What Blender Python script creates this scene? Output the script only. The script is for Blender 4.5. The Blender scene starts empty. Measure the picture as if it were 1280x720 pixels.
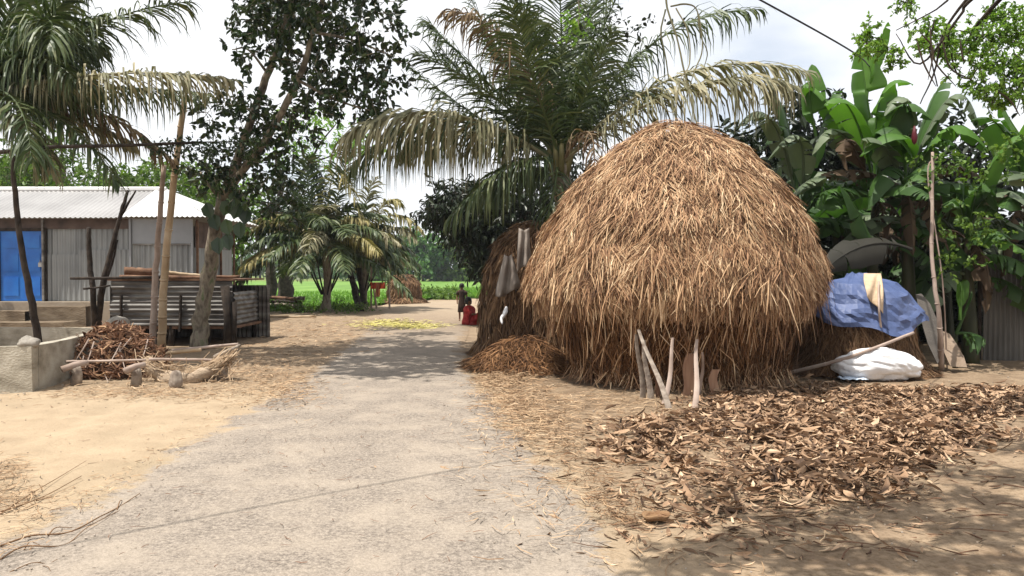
import bpy, math, random
from mathutils import Vector, Matrix, noise
R = math.radians
PI = math.pi
rnd = random.Random(11)
scene = bpy.context.scene
col = scene.collection
Z = Vector((0, 0, 1))

# ------------------------------------------------------------------ camera
PITCH = math.atan(20 / 1000)
cd = bpy.data.cameras.new('camera'); cam = bpy.data.objects.new('camera', cd); col.objects.link(cam)
cam.location = (0, 0, 1.6); cam.rotation_euler = (PI / 2 - PITCH, 0, 0)
cd.sensor_width = 36; cd.lens = 36 * 1000 / 1280; cd.clip_start = .05; cd.clip_end = 3000
scene.camera = cam
# ------------------------------------------------------------------ sky and sun
SUN = Vector((-.33, -.17, .92)).normalized()
elev = math.asin(SUN.z); azim = math.atan2(SUN.x, SUN.y)
w = bpy.data.worlds.new('World'); scene.world = w; w.use_nodes = True
nt = w.node_tree; nt.nodes.clear()
N, L = nt.nodes.new, nt.links.new
out = N('ShaderNodeOutputWorld'); bg = N('ShaderNodeBackground'); bg.inputs[1].default_value = .10
sky = N('ShaderNodeTexSky'); sky.sky_type = 'NISHITA'; sky.sun_disc = False
sky.sun_elevation = elev; sky.sun_rotation = azim; sky.dust_density = 2.0; sky.air_density = 1.0
tc = N('ShaderNodeTexCoord'); mp = N('ShaderNodeMapping'); mp.inputs['Scale'].default_value = (1.0, 1.0, 2.6)
mp.inputs['Location'].default_value = (.35, .1, .0)
nz = N('ShaderNodeTexNoise'); nz.inputs['Scale'].default_value = 2.2; nz.inputs['Detail'].default_value = 7; nz.inputs['Roughness'].default_value = .5
rp = N('ShaderNodeValToRGB'); rp.color_ramp.elements[0].position = .33; rp.color_ramp.elements[1].position = .50
mx = N('ShaderNodeMix'); mx.data_type = 'RGBA'
mx.inputs[7].default_value = (8.1, 8.2, 8.4, 1)
gain = N('ShaderNodeMix'); gain.data_type = 'RGBA'; gain.blend_type = 'MULTIPLY'; gain.inputs[0].default_value = 1
gain.inputs[7].default_value = (1.15, 1.15, 1.15, 1)
L(tc.outputs['Generated'], mp.inputs[0]); L(mp.outputs[0], nz.inputs[0]); L(nz.outputs[0], rp.inputs[0])
mr = N('ShaderNodeMapRange'); mr.inputs[3].default_value = .45; mr.inputs[4].default_value = 1
L(rp.outputs[0], mr.inputs[0]); L(mr.outputs[0], mx.inputs[0])
L(sky.outputs[0], gain.inputs[6]); L(gain.outputs[2], mx.inputs[6]); L(mx.outputs[2], bg.inputs[0]); L(bg.outputs[0], out.inputs[0])
sd = bpy.data.lights.new('sun', 'SUN'); sd.energy = 5.0; sd.angle = R(.55); sd.color = (1, .955, .88)
so = bpy.data.objects.new('sun', sd); col.objects.link(so); so.rotation_euler = SUN.to_track_quat('Z', 'Y').to_euler(); so.location = (0, 0, 20)
scene.view_settings.view_transform = 'Standard'; scene.view_settings.look = 'None'
scene.view_settings.exposure = 0.52; scene.view_settings.gamma = 1
scene.render.engine = 'CYCLES'
scene.cycles.max_bounces = 6; scene.cycles.diffuse_bounces = 3; scene.cycles.transmission_bounces = 4; scene.cycles.glossy_bounces = 2
scene.cycles.volume_bounces = 0

# ------------------------------------------------------------------ pixel helpers (1280x720 photo pixels to world points)
CAM = Vector((0, 0, 1.6)); FW = Vector((0, math.cos(PITCH), -math.sin(PITCH))); UPV = Vector((0, math.sin(PITCH), math.cos(PITCH)))
def ray(px, py): return FW + Vector((1, 0, 0)) * ((px - 640) / 1000) + UPV * ((360 - py) / 1000)
def at(px, py, Y): d = ray(px, py); return CAM + d * (Y / d.y)
def gp(px, py, z=0): d = ray(px, py); return CAM + d * ((z - CAM.z) / d.z)

# ------------------------------------------------------------------ materials
MATS = {}
def pmat(name, cols, rough=.8, island=False, scale=3, bump=0, bscale=30, trans=0, spec=.25, metal=0, stretch=(1, 1, 1), contrast=(.3, .7), veins=0, detail=5):
    m = bpy.data.materials.new(name); m.use_nodes = True; nt = m.node_tree; nt.nodes.clear()
    N, L = nt.nodes.new, nt.links.new
    out = N('ShaderNodeOutputMaterial'); p = N('ShaderNodeBsdfPrincipled')
    p.inputs['Roughness'].default_value = rough; p.inputs['Specular IOR Level'].default_value = spec; p.inputs['Metallic'].default_value = metal
    tc = N('ShaderNodeTexCoord'); mp = N('ShaderNodeMapping'); mp.inputs['Scale'].default_value = stretch
    L(tc.outputs['Object'], mp.inputs[0])
    nz = N('ShaderNodeTexNoise'); nz.inputs['Scale'].default_value = scale; nz.inputs['Detail'].default_value = detail
    L(mp.outputs[0], nz.inputs[0])
    mr = N('ShaderNodeMapRange'); mr.inputs[1].default_value = contrast[0]; mr.inputs[2].default_value = contrast[1]
    L(nz.outputs[0], mr.inputs[0]); fac = mr.outputs[0]
    if island:
        g = N('ShaderNodeNewGeometry'); a = N('ShaderNodeMath'); a.operation = 'MULTIPLY'; a.inputs[1].default_value = .72
        b = N('ShaderNodeMath'); b.operation = 'MULTIPLY_ADD'; b.inputs[1].default_value = .28
        L(g.outputs['Random Per Island'], a.inputs[0]); L(fac, b.inputs[0]); L(a.outputs[0], b.inputs[2]); fac = b.outputs[0]
    r = N('ShaderNodeValToRGB'); el = r.color_ramp.elements
    while len(el) < len(cols): el.new(.5)
    for i, c in enumerate(cols):
        el[i].position = i / max(1, len(cols) - 1); el[i].color = (*c, 1)
    L(fac, r.inputs[0]); c_out = r.outputs[0]
    if veins:
        uv = N('ShaderNodeUVMap'); uv.uv_map = 'UVMap'; wv = N('ShaderNodeTexWave'); wv.inputs['Scale'].default_value = veins; wv.inputs['Distortion'].default_value = .6
        L(uv.outputs[0], wv.inputs[0]); mm = N('ShaderNodeMix'); mm.data_type = 'RGBA'; mm.blend_type = 'MULTIPLY'; mm.inputs[0].default_value = .18
        L(c_out, mm.inputs[6]); L(wv.outputs[0], mm.inputs[7]); c_out = mm.outputs[2]
    L(c_out, p.inputs['Base Color'])
    if bump:
        n2 = N('ShaderNodeTexNoise'); n2.inputs['Scale'].default_value = bscale; n2.inputs['Detail'].default_value = 5; L(mp.outputs[0], n2.inputs[0])
        bp = N('ShaderNodeBump'); bp.inputs['Strength'].default_value = bump; bp.inputs['Distance'].default_value = .02
        L(n2.outputs[0], bp.inputs['Height']); L(bp.outputs[0], p.inputs['Normal'])
    if trans:
        t = N('ShaderNodeBsdfTranslucent'); ms = N('ShaderNodeMixShader'); ms.inputs[0].default_value = trans
        br = N('ShaderNodeMix'); br.data_type = 'RGBA'; br.blend_type = 'MULTIPLY'; br.inputs[0].default_value = 1; br.inputs[7].default_value = (1.5, 1.7, .8, 1)
        L(c_out, br.inputs[6]); L(br.outputs[2], t.inputs[0]); L(p.outputs[0], ms.inputs[1]); L(t.outputs[0], ms.inputs[2]); L(ms.outputs[0], out.inputs[0])
    else: L(p.outputs[0], out.inputs[0])
    MATS[name] = m; return m

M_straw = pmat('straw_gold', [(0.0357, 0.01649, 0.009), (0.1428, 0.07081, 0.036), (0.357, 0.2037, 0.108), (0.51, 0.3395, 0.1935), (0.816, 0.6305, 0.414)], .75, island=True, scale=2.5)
M_strawd = pmat('straw_brown', [(0.024, 0.0108, 0.0051), (0.084, 0.0378, 0.0153), (0.18, 0.0864, 0.0357), (0.336, 0.1836, 0.0867)], .85, island=True, scale=2.5)  # browner straw, darkened so its colour carries shade under the stack's cap
M_strawbody = pmat('straw_body', [(.012, .006, .003), (.05, .025, .011), (.10, .055, .025)], .95, scale=14, bump=1, bscale=40, stretch=(3, 3, .6))  # near-black core: shade in the gaps between straws put into the colour
M_litter = pmat('straw_litter', [(.10, .055, .03), (.26, .16, .088), (.40, .275, .165), (.52, .39, .26)], .85, island=True)
M_hay2 = pmat('old_hay', [(0.036, 0.018, 0.00936), (0.108, 0.0576, 0.0288), (0.1944, 0.1116, 0.0576), (0.2736, 0.1728, 0.0936)], .85, island=True)
M_leafdry = pmat('dry_leaves', [(0.0265, 0.01632, 0.01083), (0.0795, 0.04589, 0.02706), (0.1802, 0.107, 0.06134), (0.318, 0.1989, 0.1173), (0.424, 0.2855, 0.1804), (0.6572, 0.4997, 0.3338)], .7, island=True, scale=8)
M_palm = pmat('palm_green', [(0.01507, 0.02678, 0.01004), (0.03767, 0.06277, 0.01841), (0.07114, 0.09626, 0.0293), (0.1255, 0.1339, 0.05022)], .5, island=True, trans=0.1, spec=.4)
M_palmg = pmat('palm_grey', [(0.06804, 0.06804, 0.03402), (0.1361, 0.1312, 0.06804), (0.2333, 0.2138, 0.1264), (0.3499, 0.3013, 0.1847)], .6, island=True, trans=0.1, spec=.35)
M_palmy = pmat('palm_yellow', [(0.08309, 0.08309, 0.02492), (0.1662, 0.1495, 0.04985), (0.2659, 0.2243, 0.08309), (0.3489, 0.2908, 0.1329)], .6, island=True, trans=0.15, spec=.35)
M_palmb = pmat('palm_dry', [(.04, .025, .014), (.11, .07, .04), (.20, .14, .085), (.34, .26, .17)], .8, island=True, trans=.12)
M_rachis = pmat('palm_rib', [(.09, .085, .03), (.20, .18, .08)], .6, scale=4)
M_ban = pmat('banana_green', [(0.02511, 0.06277, 0.01339), (0.04603, 0.1088, 0.01841), (0.07533, 0.159, 0.0293)], .56, island=True, trans=0.3, spec=.45, veins=45)
M_banb = pmat('banana_bright', [(0.05563, 0.1351, 0.01589), (0.08747, 0.1987, 0.02384), (0.1272, 0.2543, 0.03974)], .56, island=True, trans=0.35, spec=.45, veins=45)
M_bang = pmat('banana_pale', [(0.063, 0.09, 0.045), (0.108, 0.144, 0.0765), (0.162, 0.198, 0.117)], .55, island=True, trans=0.12, spec=.4, veins=45)
M_bans = pmat('banana_dull', [(0.01944, 0.01836, 0.01404), (0.03024, 0.02808, 0.0216), (0.04104, 0.0378, 0.03024)], .7, island=True, trans=.1, veins=45)
M_band = pmat('banana_dry', [(0.03675, 0.021, 0.01155), (0.08925, 0.05775, 0.03413), (0.1575, 0.1102, 0.06825)], .8, island=True, trans=.1, veins=45)
M_banstem = pmat('banana_stem', [(0.018, 0.021, 0.009), (0.036, 0.039, 0.015), (0.057, 0.042, 0.024)], .6, scale=3, stretch=(2, 2, .5))  # stem colour lowered to stand in for deep shade in the grove
M_jack = pmat('jackfruit_leaf', [(0.00682, 0.015, 0.005456), (0.015, 0.03274, 0.009548), (0.03069, 0.05797, 0.015), (0.06138, 0.09548, 0.02387)], .38, island=True, trans=0.1, spec=.5)
M_dark = pmat('dark_leaf', [(0.00374, 0.008415, 0.00374), (0.008415, 0.01683, 0.006077), (0.01636, 0.02898, 0.00935), (0.02805, 0.04208, 0.01403)], .45, island=True, trans=0.06, spec=.4)  # dark green leaf, darkened further to carry the shade behind the bananas
M_bright = pmat('bright_leaf', [(0.02975, 0.06375, 0.0102), (0.0595, 0.1105, 0.017), (0.102, 0.17, 0.0272), (0.153, 0.2295, 0.0425)], .5, island=True, trans=0.28)
M_light = pmat('light_leaf', [(.06, .12, .02), (.11, .20, .035), (.17, .27, .05), (.24, .34, .08)], .5, island=True, trans=.4)
M_far = pmat('far_leaf', [(0.0162, 0.04725, 0.0162), (0.0405, 0.1013, 0.027), (0.081, 0.1688, 0.0405), (0.135, 0.2295, 0.054)], .6, island=True, trans=.2, scale=.3)
M_grass = pmat('rice_blade', [(.06, .14, .02), (.11, .22, .03), (.17, .30, .045)], .55, island=True, trans=.35, scale=.6)
M_bark = pmat('bark_grey', [(0.065, 0.052, 0.039), (0.156, 0.13, 0.0975), (0.26, 0.221, 0.169), (0.13, 0.156, 0.078)], .9, scale=5, bump=.8, bscale=18, stretch=(2, 2, .8))
M_barkd = pmat('bark_dark', [(0.0135, 0.00975, 0.0075), (0.03375, 0.02475, 0.01875), (0.06, 0.045, 0.03375)], .9, scale=6, bump=.8, bscale=22)
M_bamboo = pmat('bamboo_gold', [(.26, .17, .09), (.38, .27, .16), (.48, .37, .25)], .5, scale=2.5, spec=.4)
M_bamboog = pmat('bamboo_grey', [(0.228, 0.168, 0.132), (0.36, 0.276, 0.228), (0.456, 0.372, 0.312)], .7, scale=3)
M_woodg = pmat('wood_grey', [(0.138, 0.1035, 0.0805), (0.253, 0.207, 0.1667), (0.3795, 0.322, 0.2645)], .85, scale=9, bump=.5, bscale=30, stretch=(1, 1, 1))
M_woodb = pmat('wood_brown', [(.06, .03, .017), (.14, .075, .045), (.22, .13, .08)], .85, scale=5, bump=.5, bscale=25)
M_tin = pmat('tin_wall', [(0.1496, 0.154, 0.154), (0.22, 0.2288, 0.2288), (0.2728, 0.2816, 0.2772), (0.3256, 0.3344, 0.3256)], .42, scale=1.3, metal=.35, spec=.4, stretch=(1, 1, .35), contrast=(.3, .7))
M_tinflat = pmat('tin_flat', [(.20, .205, .215), (.26, .27, .28)], .5, scale=1.5, metal=.3)
M_tindark = pmat('tin_dark', [(0.0595, 0.051, 0.0442), (0.136, 0.1258, 0.1156), (0.255, 0.2465, 0.2295)], .6, scale=3, metal=.25, stretch=(.5, 1, 2))
M_tinfence = pmat('tin_fence', [(0.0525, 0.049, 0.0434), (0.098, 0.091, 0.0805), (0.14, 0.1295, 0.1155)], .5, scale=2, metal=.4, stretch=(1, 1, .4))  # tin colour darkened to imitate the shade around the banana grove
M_roof = pmat('roof_tin', [(0.2295, 0.2227, 0.2193), (0.289, 0.2805, 0.2762), (0.34, 0.3315, 0.3272)], .45, scale=.7, metal=.2, spec=.4)
M_roofn = pmat('roof_tin_new', [(.54, .525, .51), (.62, .61, .595), (.68, .67, .655)], .4, scale=.9, metal=.2, spec=.4)
M_rust = pmat('tin_rust', [(0.06, 0.042, 0.036), (0.102, 0.072, 0.06), (0.138, 0.102, 0.084)], .7, scale=3, metal=.2)
M_blue = pmat('door_blue', [(.005, .085, .34), (.008, .12, .45), (.02, .17, .52)], .4, scale=2.5, spec=.5, contrast=(.25, .75))
M_mud = pmat('mud_plinth', [(0.1008, 0.072, 0.0468), (0.1728, 0.1296, 0.0864), (0.2376, 0.1872, 0.1296)], .95, scale=2.2, bump=.8, bscale=12, stretch=(1, 1, 3))
M_mudl = pmat('mud_plaster', [(0.255, 0.2025, 0.15), (0.315, 0.2625, 0.2025)], .95, scale=2, bump=.5, bscale=12)
M_conc = pmat('concrete', [(0.1708, 0.1464, 0.1098), (0.2928, 0.2623, 0.2074), (0.3904, 0.3538, 0.2867), (0.4392, 0.4087, 0.3416)], .9, scale=2.6, bump=.6, bscale=25, stretch=(1, 1, 1.6))
M_stone = pmat('stone', [(.20, .18, .15), (.33, .30, .26)], .9, scale=7, bump=.7, bscale=20)
M_cloth = pmat('grey_sackcloth', [(.15, .125, .105), (.23, .195, .165), (.28, .245, .21)], .95, scale=3, bump=.4, bscale=60)
M_tarp = pmat('tarp_blue', [(0.0468, 0.07176, 0.1643), (0.07176, 0.103, 0.219), (0.1061, 0.1373, 0.2616)], .5, scale=3.2, spec=.35, bump=.9, bscale=9, contrast=(.25, .75))
M_beige = pmat('cloth_beige', [(.42, .30, .19), (.56, .43, .30)], .9, scale=5, bump=.5, bscale=30)
M_sack = pmat('sack_white', [(.60, .59, .60), (.76, .75, .75)], .55, scale=3, bump=.35, bscale=22, contrast=(.2, .6))
M_pale = pmat('plastic_pale', [(.42, .52, .66), (.6, .68, .78)], .5, scale=4)
M_orange = pmat('cloth_orange', [(.55, .07, .03), (.75, .13, .06)], .85, scale=5)
M_red = pmat('cloth_red', [(.16, .008, .010), (.30, .02, .02), (.38, .05, .05)], .85, scale=12)
M_darkcloth = pmat('cloth_dark', [(.015, .01, .009), (.05, .028, .02)], .9, scale=9)
M_skin = pmat('skin_brown', [(.12, .055, .03), (.17, .08, .045)], .6, scale=6)
M_hair = pmat('hair_black', [(.006, .005, .005), (.015, .012, .01)], .5, scale=10)
M_coco = pmat('coconut_husk', [(0.154, 0.0765, 0.035), (0.294, 0.187, 0.1)], .8, scale=12, bump=.6, bscale=40, stretch=(1, 1, 3))
M_slab = pmat('slab_grey', [(.075, .067, .06), (.13, .115, .10)], .85, scale=4, bump=.4)
M_slabb = pmat('slab_beige', [(.20, .145, .10), (.29, .22, .165)], .85, scale=4, bump=.4)
M_wire = pmat('wire_black', [(.012, .012, .012), (.02, .02, .02)], .6)
M_flower = pmat('banana_flower', [(0.056, 0.0035, 0.007), (0.105, 0.0105, 0.0175)], .5)
M_pod = pmat('seed_pod', [(.03, .022, .015), (.07, .05, .03)], .8)
M_metal = pmat('lock_steel', [(.25, .24, .23), (.4, .39, .38)], .4, metal=.8)

# ------------------------------------------------------------------ mesh builder
class MB:
    def __init__(s): s.v = []; s.f = []; s.uv = []
    def add(s, vs, fs, uvs=None):
        b = len(s.v); s.v.extend(vs); s.f.extend([tuple(i + b for i in f) for f in fs])
        s.uv.extend(uvs if uvs else [(0, 0)] * len(vs))
    def tube(s, pts, rad, n=8, cap=True, wob=0, closed_tip=False):
        pts = [Vector(p) for p in pts]; k = len(pts)
        if not hasattr(rad, '__len__'): rad = [rad] * k
        vs = []; fs = []; ref = Vector((0.31, .77, .2))
        prev = None
        for i, p in enumerate(pts):
            t = (pts[min(i + 1, k - 1)] - pts[max(i - 1, 0)]).normalized()
            if prev is None:
                a = t.cross(ref); 
                if a.length < .1: a = t.cross(Vector((1, 0, 0)))
            else: a = prev - t * prev.dot(t)
            a.normalize(); prev = a; b = t.cross(a)
            for j in range(n):
                an = 2 * PI * j / n; r = rad[i]
                if wob: r *= 1 + wob * noise.noise(p * 3 + Vector((math.cos(an), math.sin(an), 0)) * 1.3)
                vs.append(p + a * math.cos(an) * r + b * math.sin(an) * r)
        for i in range(k - 1):
            for j in range(n):
                fs.append((i * n + j, i * n + (j + 1) % n, (i + 1) * n + (j + 1) % n, (i + 1) * n + j))
        if cap:
            fs.append(tuple(range(n - 1, -1, -1))); fs.append(tuple((k - 1) * n + j for j in range(n)))
        s.add(vs, fs)
    def ribbon(s, pts, wv, ws):
        vs = []; k = len(pts)
        for p, w_ in zip(pts, ws): vs.append(p - wv * w_ * .5); vs.append(p + wv * w_ * .5)
        s.add(vs, [(2 * i, 2 * i + 1, 2 * i + 3, 2 * i + 2) for i in range(k - 1)])
    def box(s, c, sz, rot=None, wob=0):
        c = Vector(c); vs = []
        for dx in (-.5, .5):
            for dy in (-.5, .5):
                for dz in (-.5, .5):
                    v = Vector((dx * sz[0], dy * sz[1], dz * sz[2]))
                    if rot: v = rot @ v
                    vs.append(c + v)
        s.add(vs, [(0, 1, 3, 2), (4, 6, 7, 5), (0, 4, 5, 1), (2, 3, 7, 6), (0, 2, 6, 4), (1, 5, 7, 3)])
    def grid(s, fn, nu, nv):
        vs = []; uvs = []
        for i in range(nu + 1):
            for j in range(nv + 1):
                vs.append(fn(i / nu, j / nv)); uvs.append((i / nu, j / nv))
        s.add(vs, [(i * (nv + 1) + j, (i + 1) * (nv + 1) + j, (i + 1) * (nv + 1) + j + 1, i * (nv + 1) + j + 1) for i in range(nu) for j in range(nv)], uvs)
    def corr(s, p0, ux, vz, w, h, pitch, amp, nrm, rows=1, sag=0, cut=None):
        """corrugated sheet: waves vary along ux, ridges run along vz"""
        n = max(4, int(w / pitch * 6))
        def fn(a, b):
            hh = h
            if cut: hh = h * cut(a)
            return p0 + ux * (a * w) + vz * (b * hh) + nrm * (amp * math.sin(a * w / pitch * 2 * PI) + sag * noise.noise(Vector((a * 3, b * 2, w))))
        s.grid(fn, n, rows)
    def lathe(s, prof, seg=24, c=Vector((0, 0, 0)), fn=None):
        vs = []
        for r, z in prof:
            for j in range(seg):
                a = 2 * PI * j / seg; p = Vector((math.cos(a) * r, math.sin(a) * r, z))
                if fn: p = fn(p, a)
                vs.append(c + p)
        fs = [(i * seg + j, i * seg + (j + 1) % seg, (i + 1) * seg + (j + 1) % seg, (i + 1) * seg + j) for i in range(len(prof) - 1) for j in range(seg)]
        fs.append(tuple(range(seg - 1, -1, -1))); fs.append(tuple((len(prof) - 1) * seg + j for j in range(seg)))
        s.add(vs, fs)
    def build(s, name, mat, parent=None, origin=None, smooth=False):
        o_ = world_loc(parent) if parent else (Vector(origin) if origin is not None else Vector((0, 0, 0)))
        me = bpy.data.meshes.new(name); me.from_pydata([(v - o_)[:] for v in s.v], [], s.f)
        if any(u != (0, 0) for u in s.uv[:50] + s.uv[-50:]):
            l = me.uv_layers.new(name='UVMap'); vi = [0] * len(me.loops); me.loops.foreach_get('vertex_index', vi)
            flat = []
            for i in vi: flat.extend(s.uv[i])
            l.data.foreach_set('uv', flat)
        me.materials.append(mat)
        if smooth: me.polygons.foreach_set('use_smooth', [True] * len(me.polygons))
        me.update()
        o = bpy.data.objects.new(name, me); col.objects.link(o)
        if parent: o.parent = parent
        else: o.location = o_
        return o
def world_loc(o):
    l = Vector(o.location); p = o.parent
    while p: l += Vector(p.location); p = p.parent
    return l
def tag(o, label=None, cat=None, group=None, kind=None):
    if label: o['label'] = label
    if cat: o['category'] = cat
    if group: o['group'] = group
    if kind: o['kind'] = kind
    return o
def thing(name, loc, label, cat, group=None):
    o = bpy.data.objects.new(name, None); col.objects.link(o); o.location = loc; o.empty_display_size = .3
    return tag(o, label, cat, group)
def V(*a): return Vector(a)
def bez(P0, P1, P2, t): return P0 * (1 - t) ** 2 + P1 * (2 * t * (1 - t)) + P2 * t * t
def path(pts, n):   # smooth polyline through points (catmull-rom)
    pts = [Vector(p) for p in pts]; P = [pts[0] * 2 - pts[1]] + pts + [pts[-1] * 2 - pts[-2]]; res = []
    for i in range(1, len(P) - 2):
        for k in range(n):
            t = k / n; a, b, c, d = P[i - 1], P[i], P[i + 1], P[i + 2]
            res.append(.5 * ((2 * b) + (c - a) * t + (2 * a - 5 * b + 4 * c - d) * t * t + (3 * b - a - 3 * c + d) * t ** 3))
    res.append(pts[-1]); return res
def lerp(a, b, t): return a + (b - a) * t
def rv(r, s=1): return Vector((r.gauss(0, s), r.gauss(0, s), r.gauss(0, s)))

# ------------------------------------------------------------------ ground, road, field
ROADC = [(-1.0, -12), (-.9, -4), (-1.1, 0), (-1.2, 4.2), (-1.5, 8), (-1.95, 12.8), (-2.35, 17.8), (-2.95, 26.7), (-3.55, 34), (-3.3, 40), (-1.2, 44.2), (4, 46.2), (14, 47.5), (60, 50)]
ROADW = [4.0, 4.0, 3.95, 3.85, 3.25, 2.6, 2.6, 3.2, 3.6, 3.6, 3.3, 3.1, 3.1, 3.1]
RC = path([V(x, y, 0) for x, y in ROADC], 14); RW = []
for i in range(len(ROADW) - 1):
    for k in range(14): RW.append(lerp(ROADW[i], ROADW[i + 1], k / 14))
RW.append(ROADW[-1])
def road_dist(x, y):
    if y > 60 or abs(x) > 62: return 10
    d = 99
    for i in range(0, len(RC), 3):
        c = RC[i]; e = math.hypot(c.x - x, c.y - y) - RW[i] * .5
        if e < d: d = e
    return d
FIELD = [(-80, 31), (-14, 32.5), (-9.6, 33.5), (-7.3, 36), (-6.0, 41), (-4.6, 47.2), (0, 50.5), (6, 51.5), (80, 54)]
def field_edge(x):
    for i in range(len(FIELD) - 1):
        if FIELD[i][0] <= x <= FIELD[i + 1][0]:
            return lerp(FIELD[i][1], FIELD[i + 1][1], (x - FIELD[i][0]) / (FIELD[i + 1][0] - FIELD[i][0]))
    return 31 if x < 0 else 54
def gh(x, y):
    k = min(1, max(0, road_dist(x, y) / 1.2))
    h = .05 * noise.noise(V(x * .35, y * .35, 0)) + .022 * noise.noise(V(x * 1.7, y * 1.7, 3)) + .010 * noise.noise(V(x * 5, y * 5, 7))
    if y > 30 and y > field_edge(x) - .2: return -.12
    if x < -1 and 0 < y < 13:   # soft tyre ruts and a low berm of sand beside the road
        e = road_dist(x, y); h += k * (.045 * math.exp(-((e - .45) / .25) ** 2) + .03 * noise.noise(V(x * 3.2 + y * .6, y * .45, 11)) + .012 * noise.noise(V(x * 9, y * 2.5, 4)))
    return h * k - .004 if k < 1 else h - .004
def spaced(lo, hi, near, fine, grow):
    a = [0.0]; d = fine
    while a[-1] < hi: a.append(a[-1] + d); d = d if a[-1] < near else d * grow
    b = [0.0]; d = fine
    while b[-1] > lo: b.append(b[-1] - d); d = d if b[-1] > -near * .8 else d * grow
    return sorted(set(b + a))
xs = spaced(-1500, 1500, 8, .09, 1.07); ys = [y + 2 for y in spaced(-40, 2500, 13, .08, 1.06)]
g = MB(); g.v = [V(x, y, gh(x, y)) for x in xs for y in ys]; ny = len(ys)
g.f = [(i * ny + j, (i + 1) * ny + j, (i + 1) * ny + j + 1, i * ny + j + 1) for i in range(len(xs) - 1) for j in range(ny - 1)]; g.uv = [(0, 0)] * len(g.v)

def earth_nodes(nt):
    """returns colour socket and bump height socket of the sandy earth"""
    N, L = nt.nodes.new, nt.links.new
    ge = N('ShaderNodeNewGeometry'); sx = N('ShaderNodeSeparateXYZ'); L(ge.outputs['Position'], sx.inputs[0])
    def nz(scale, det=6, rough=.55):
        n = N('ShaderNodeTexNoise'); n.inputs['Scale'].default_value = scale; n.inputs['Detail'].default_value = det; n.inputs['Roughness'].default_value = rough
        L(ge.outputs['Position'], n.inputs[0]); return n.outputs[0]
    def mr(s, a, b, c=0, d=1):
        n = N('ShaderNodeMapRange'); n.inputs[1].default_value = a; n.inputs[2].default_value = b; n.inputs[3].default_value = c; n.inputs[4].default_value = d; L(s, n.inputs[0]); return n.outputs[0]
    def mixc(f, a, b):
        n = N('ShaderNodeMix'); n.data_type = 'RGBA'
        if isinstance(f, float): n.inputs[0].default_value = f
        else: L(f, n.inputs[0])
        for s, k in ((a, 6), (b, 7)):
            if isinstance(s, tuple): n.inputs[k].default_value = (*s, 1)
            else: L(s, n.inputs[k])
        return n.outputs[2]
    def math_(op, a, b):
        n = N('ShaderNodeMath'); n.operation = op; n.use_clamp = op in ('MAXIMUM', 'MULTIPLY')
        for i, s in enumerate((a, b)):
            if isinstance(s, (int, float)): n.inputs[i].default_value = s
            else: L(s, n.inputs[i])
        return n.outputs[0]
    big, mid, fine = nz(.55), nz(2.6), nz(22, 4, .7)
    sand = mixc(mr(mid, .35, .68), (.375, .288, .195), (.305, .232, .155))
    sand = mixc(mr(fine, .5, .8, 0, .5), sand, (.24, .18, .115))
    sand = mixc(mr(big, .5, .72), sand, (.285, .222, .148))
    dirt = mixc(mr(mid, .32, .68), (.17, .118, .078), (.30, .222, .148))
    dirt = mixc(mr(fine, .45, .75), dirt, (.115, .078, .045))
    # brown trodden earth on the right and near the sheds, bright sand on the left
    xn = math_('ADD', sx.outputs[0], math_('MULTIPLY_ADD', big, 1.0)) if False else None
    wob = N('ShaderNodeMath'); wob.operation = 'MULTIPLY_ADD'; wob.inputs[1].default_value = 2.2; wob.inputs[2].default_value = -1.1; L(big, wob.inputs[0])
    wm = N('ShaderNodeMath'); wm.operation = 'MULTIPLY_ADD'; wm.inputs[1].default_value = 2.0; L(mid, wm.inputs[0]); L(wob.outputs[0], wm.inputs[2])
    ax = N('ShaderNodeMath'); ax.operation = 'ADD'; L(sx.outputs[0], ax.inputs[0]); L(wm.outputs[0], ax.inputs[1])
    ay = N('ShaderNodeMath'); ay.operation = 'ADD'; L(sx.outputs[1], ay.inputs[0]); L(wm.outputs[0], ay.inputs[1])
    my = N('ShaderNodeMath'); my.operation = 'MINIMUM'; my.inputs[1].default_value = 14; L(sx.outputs[1], my.inputs[0])
    ex = N('ShaderNodeMath'); ex.operation = 'MULTIPLY_ADD'; ex.inputs[1].default_value = .165; L(my.outputs[0], ex.inputs[0]); L(sx.outputs[0], ex.inputs[2])
    ex2 = N('ShaderNodeMath'); ex2.operation = 'MULTIPLY_ADD'; ex2.inputs[1].default_value = 1.3; L(mid, ex2.inputs[0]); L(ex.outputs[0], ex2.inputs[2])
    right = mr(ex2.outputs[0], 1.65, 2.9, 0, 1)
    back = mr(ay.outputs[0], 11.2, 13.2, 0, .85)
    far = mr(sx.outputs[1], 26, 34, 1, .25)
    f = math_('MAXIMUM', right, back); f = math_('MULTIPLY', f, far)
    c = mixc(f, sand, dirt)
    green = mixc(mr(mid, .4, .6), (.10, .17, .03), (.16, .17, .06))
    beyond = mr(sx.outputs[1], 52, 60)
    c = mixc(beyond, c, green)
    h = N('ShaderNodeMath'); h.operation = 'MULTIPLY_ADD'; h.inputs[1].default_value = .6; L(fine, h.inputs[0]); L(mid, h.inputs[2])
    return c, h.outputs[0], mid, fine, big, ge, mr, mixc, nz
def ground_mat():
    m = bpy.data.materials.new('sandy_earth'); m.use_nodes = True; nt = m.node_tree; p = nt.nodes['Principled BSDF']
    c, h, *_ = earth_nodes(nt); nt.links.new(c, p.inputs['Base Color']); p.inputs['Roughness'].default_value = .95; p.inputs['Specular IOR Level'].default_value = .1
    b = nt.nodes.new('ShaderNodeBump'); b.inputs['Strength'].default_value = .7; b.inputs['Distance'].default_value = .03; nt.links.new(h, b.inputs['Height']); nt.links.new(b.outputs[0], p.inputs['Normal'])
    return m
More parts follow.
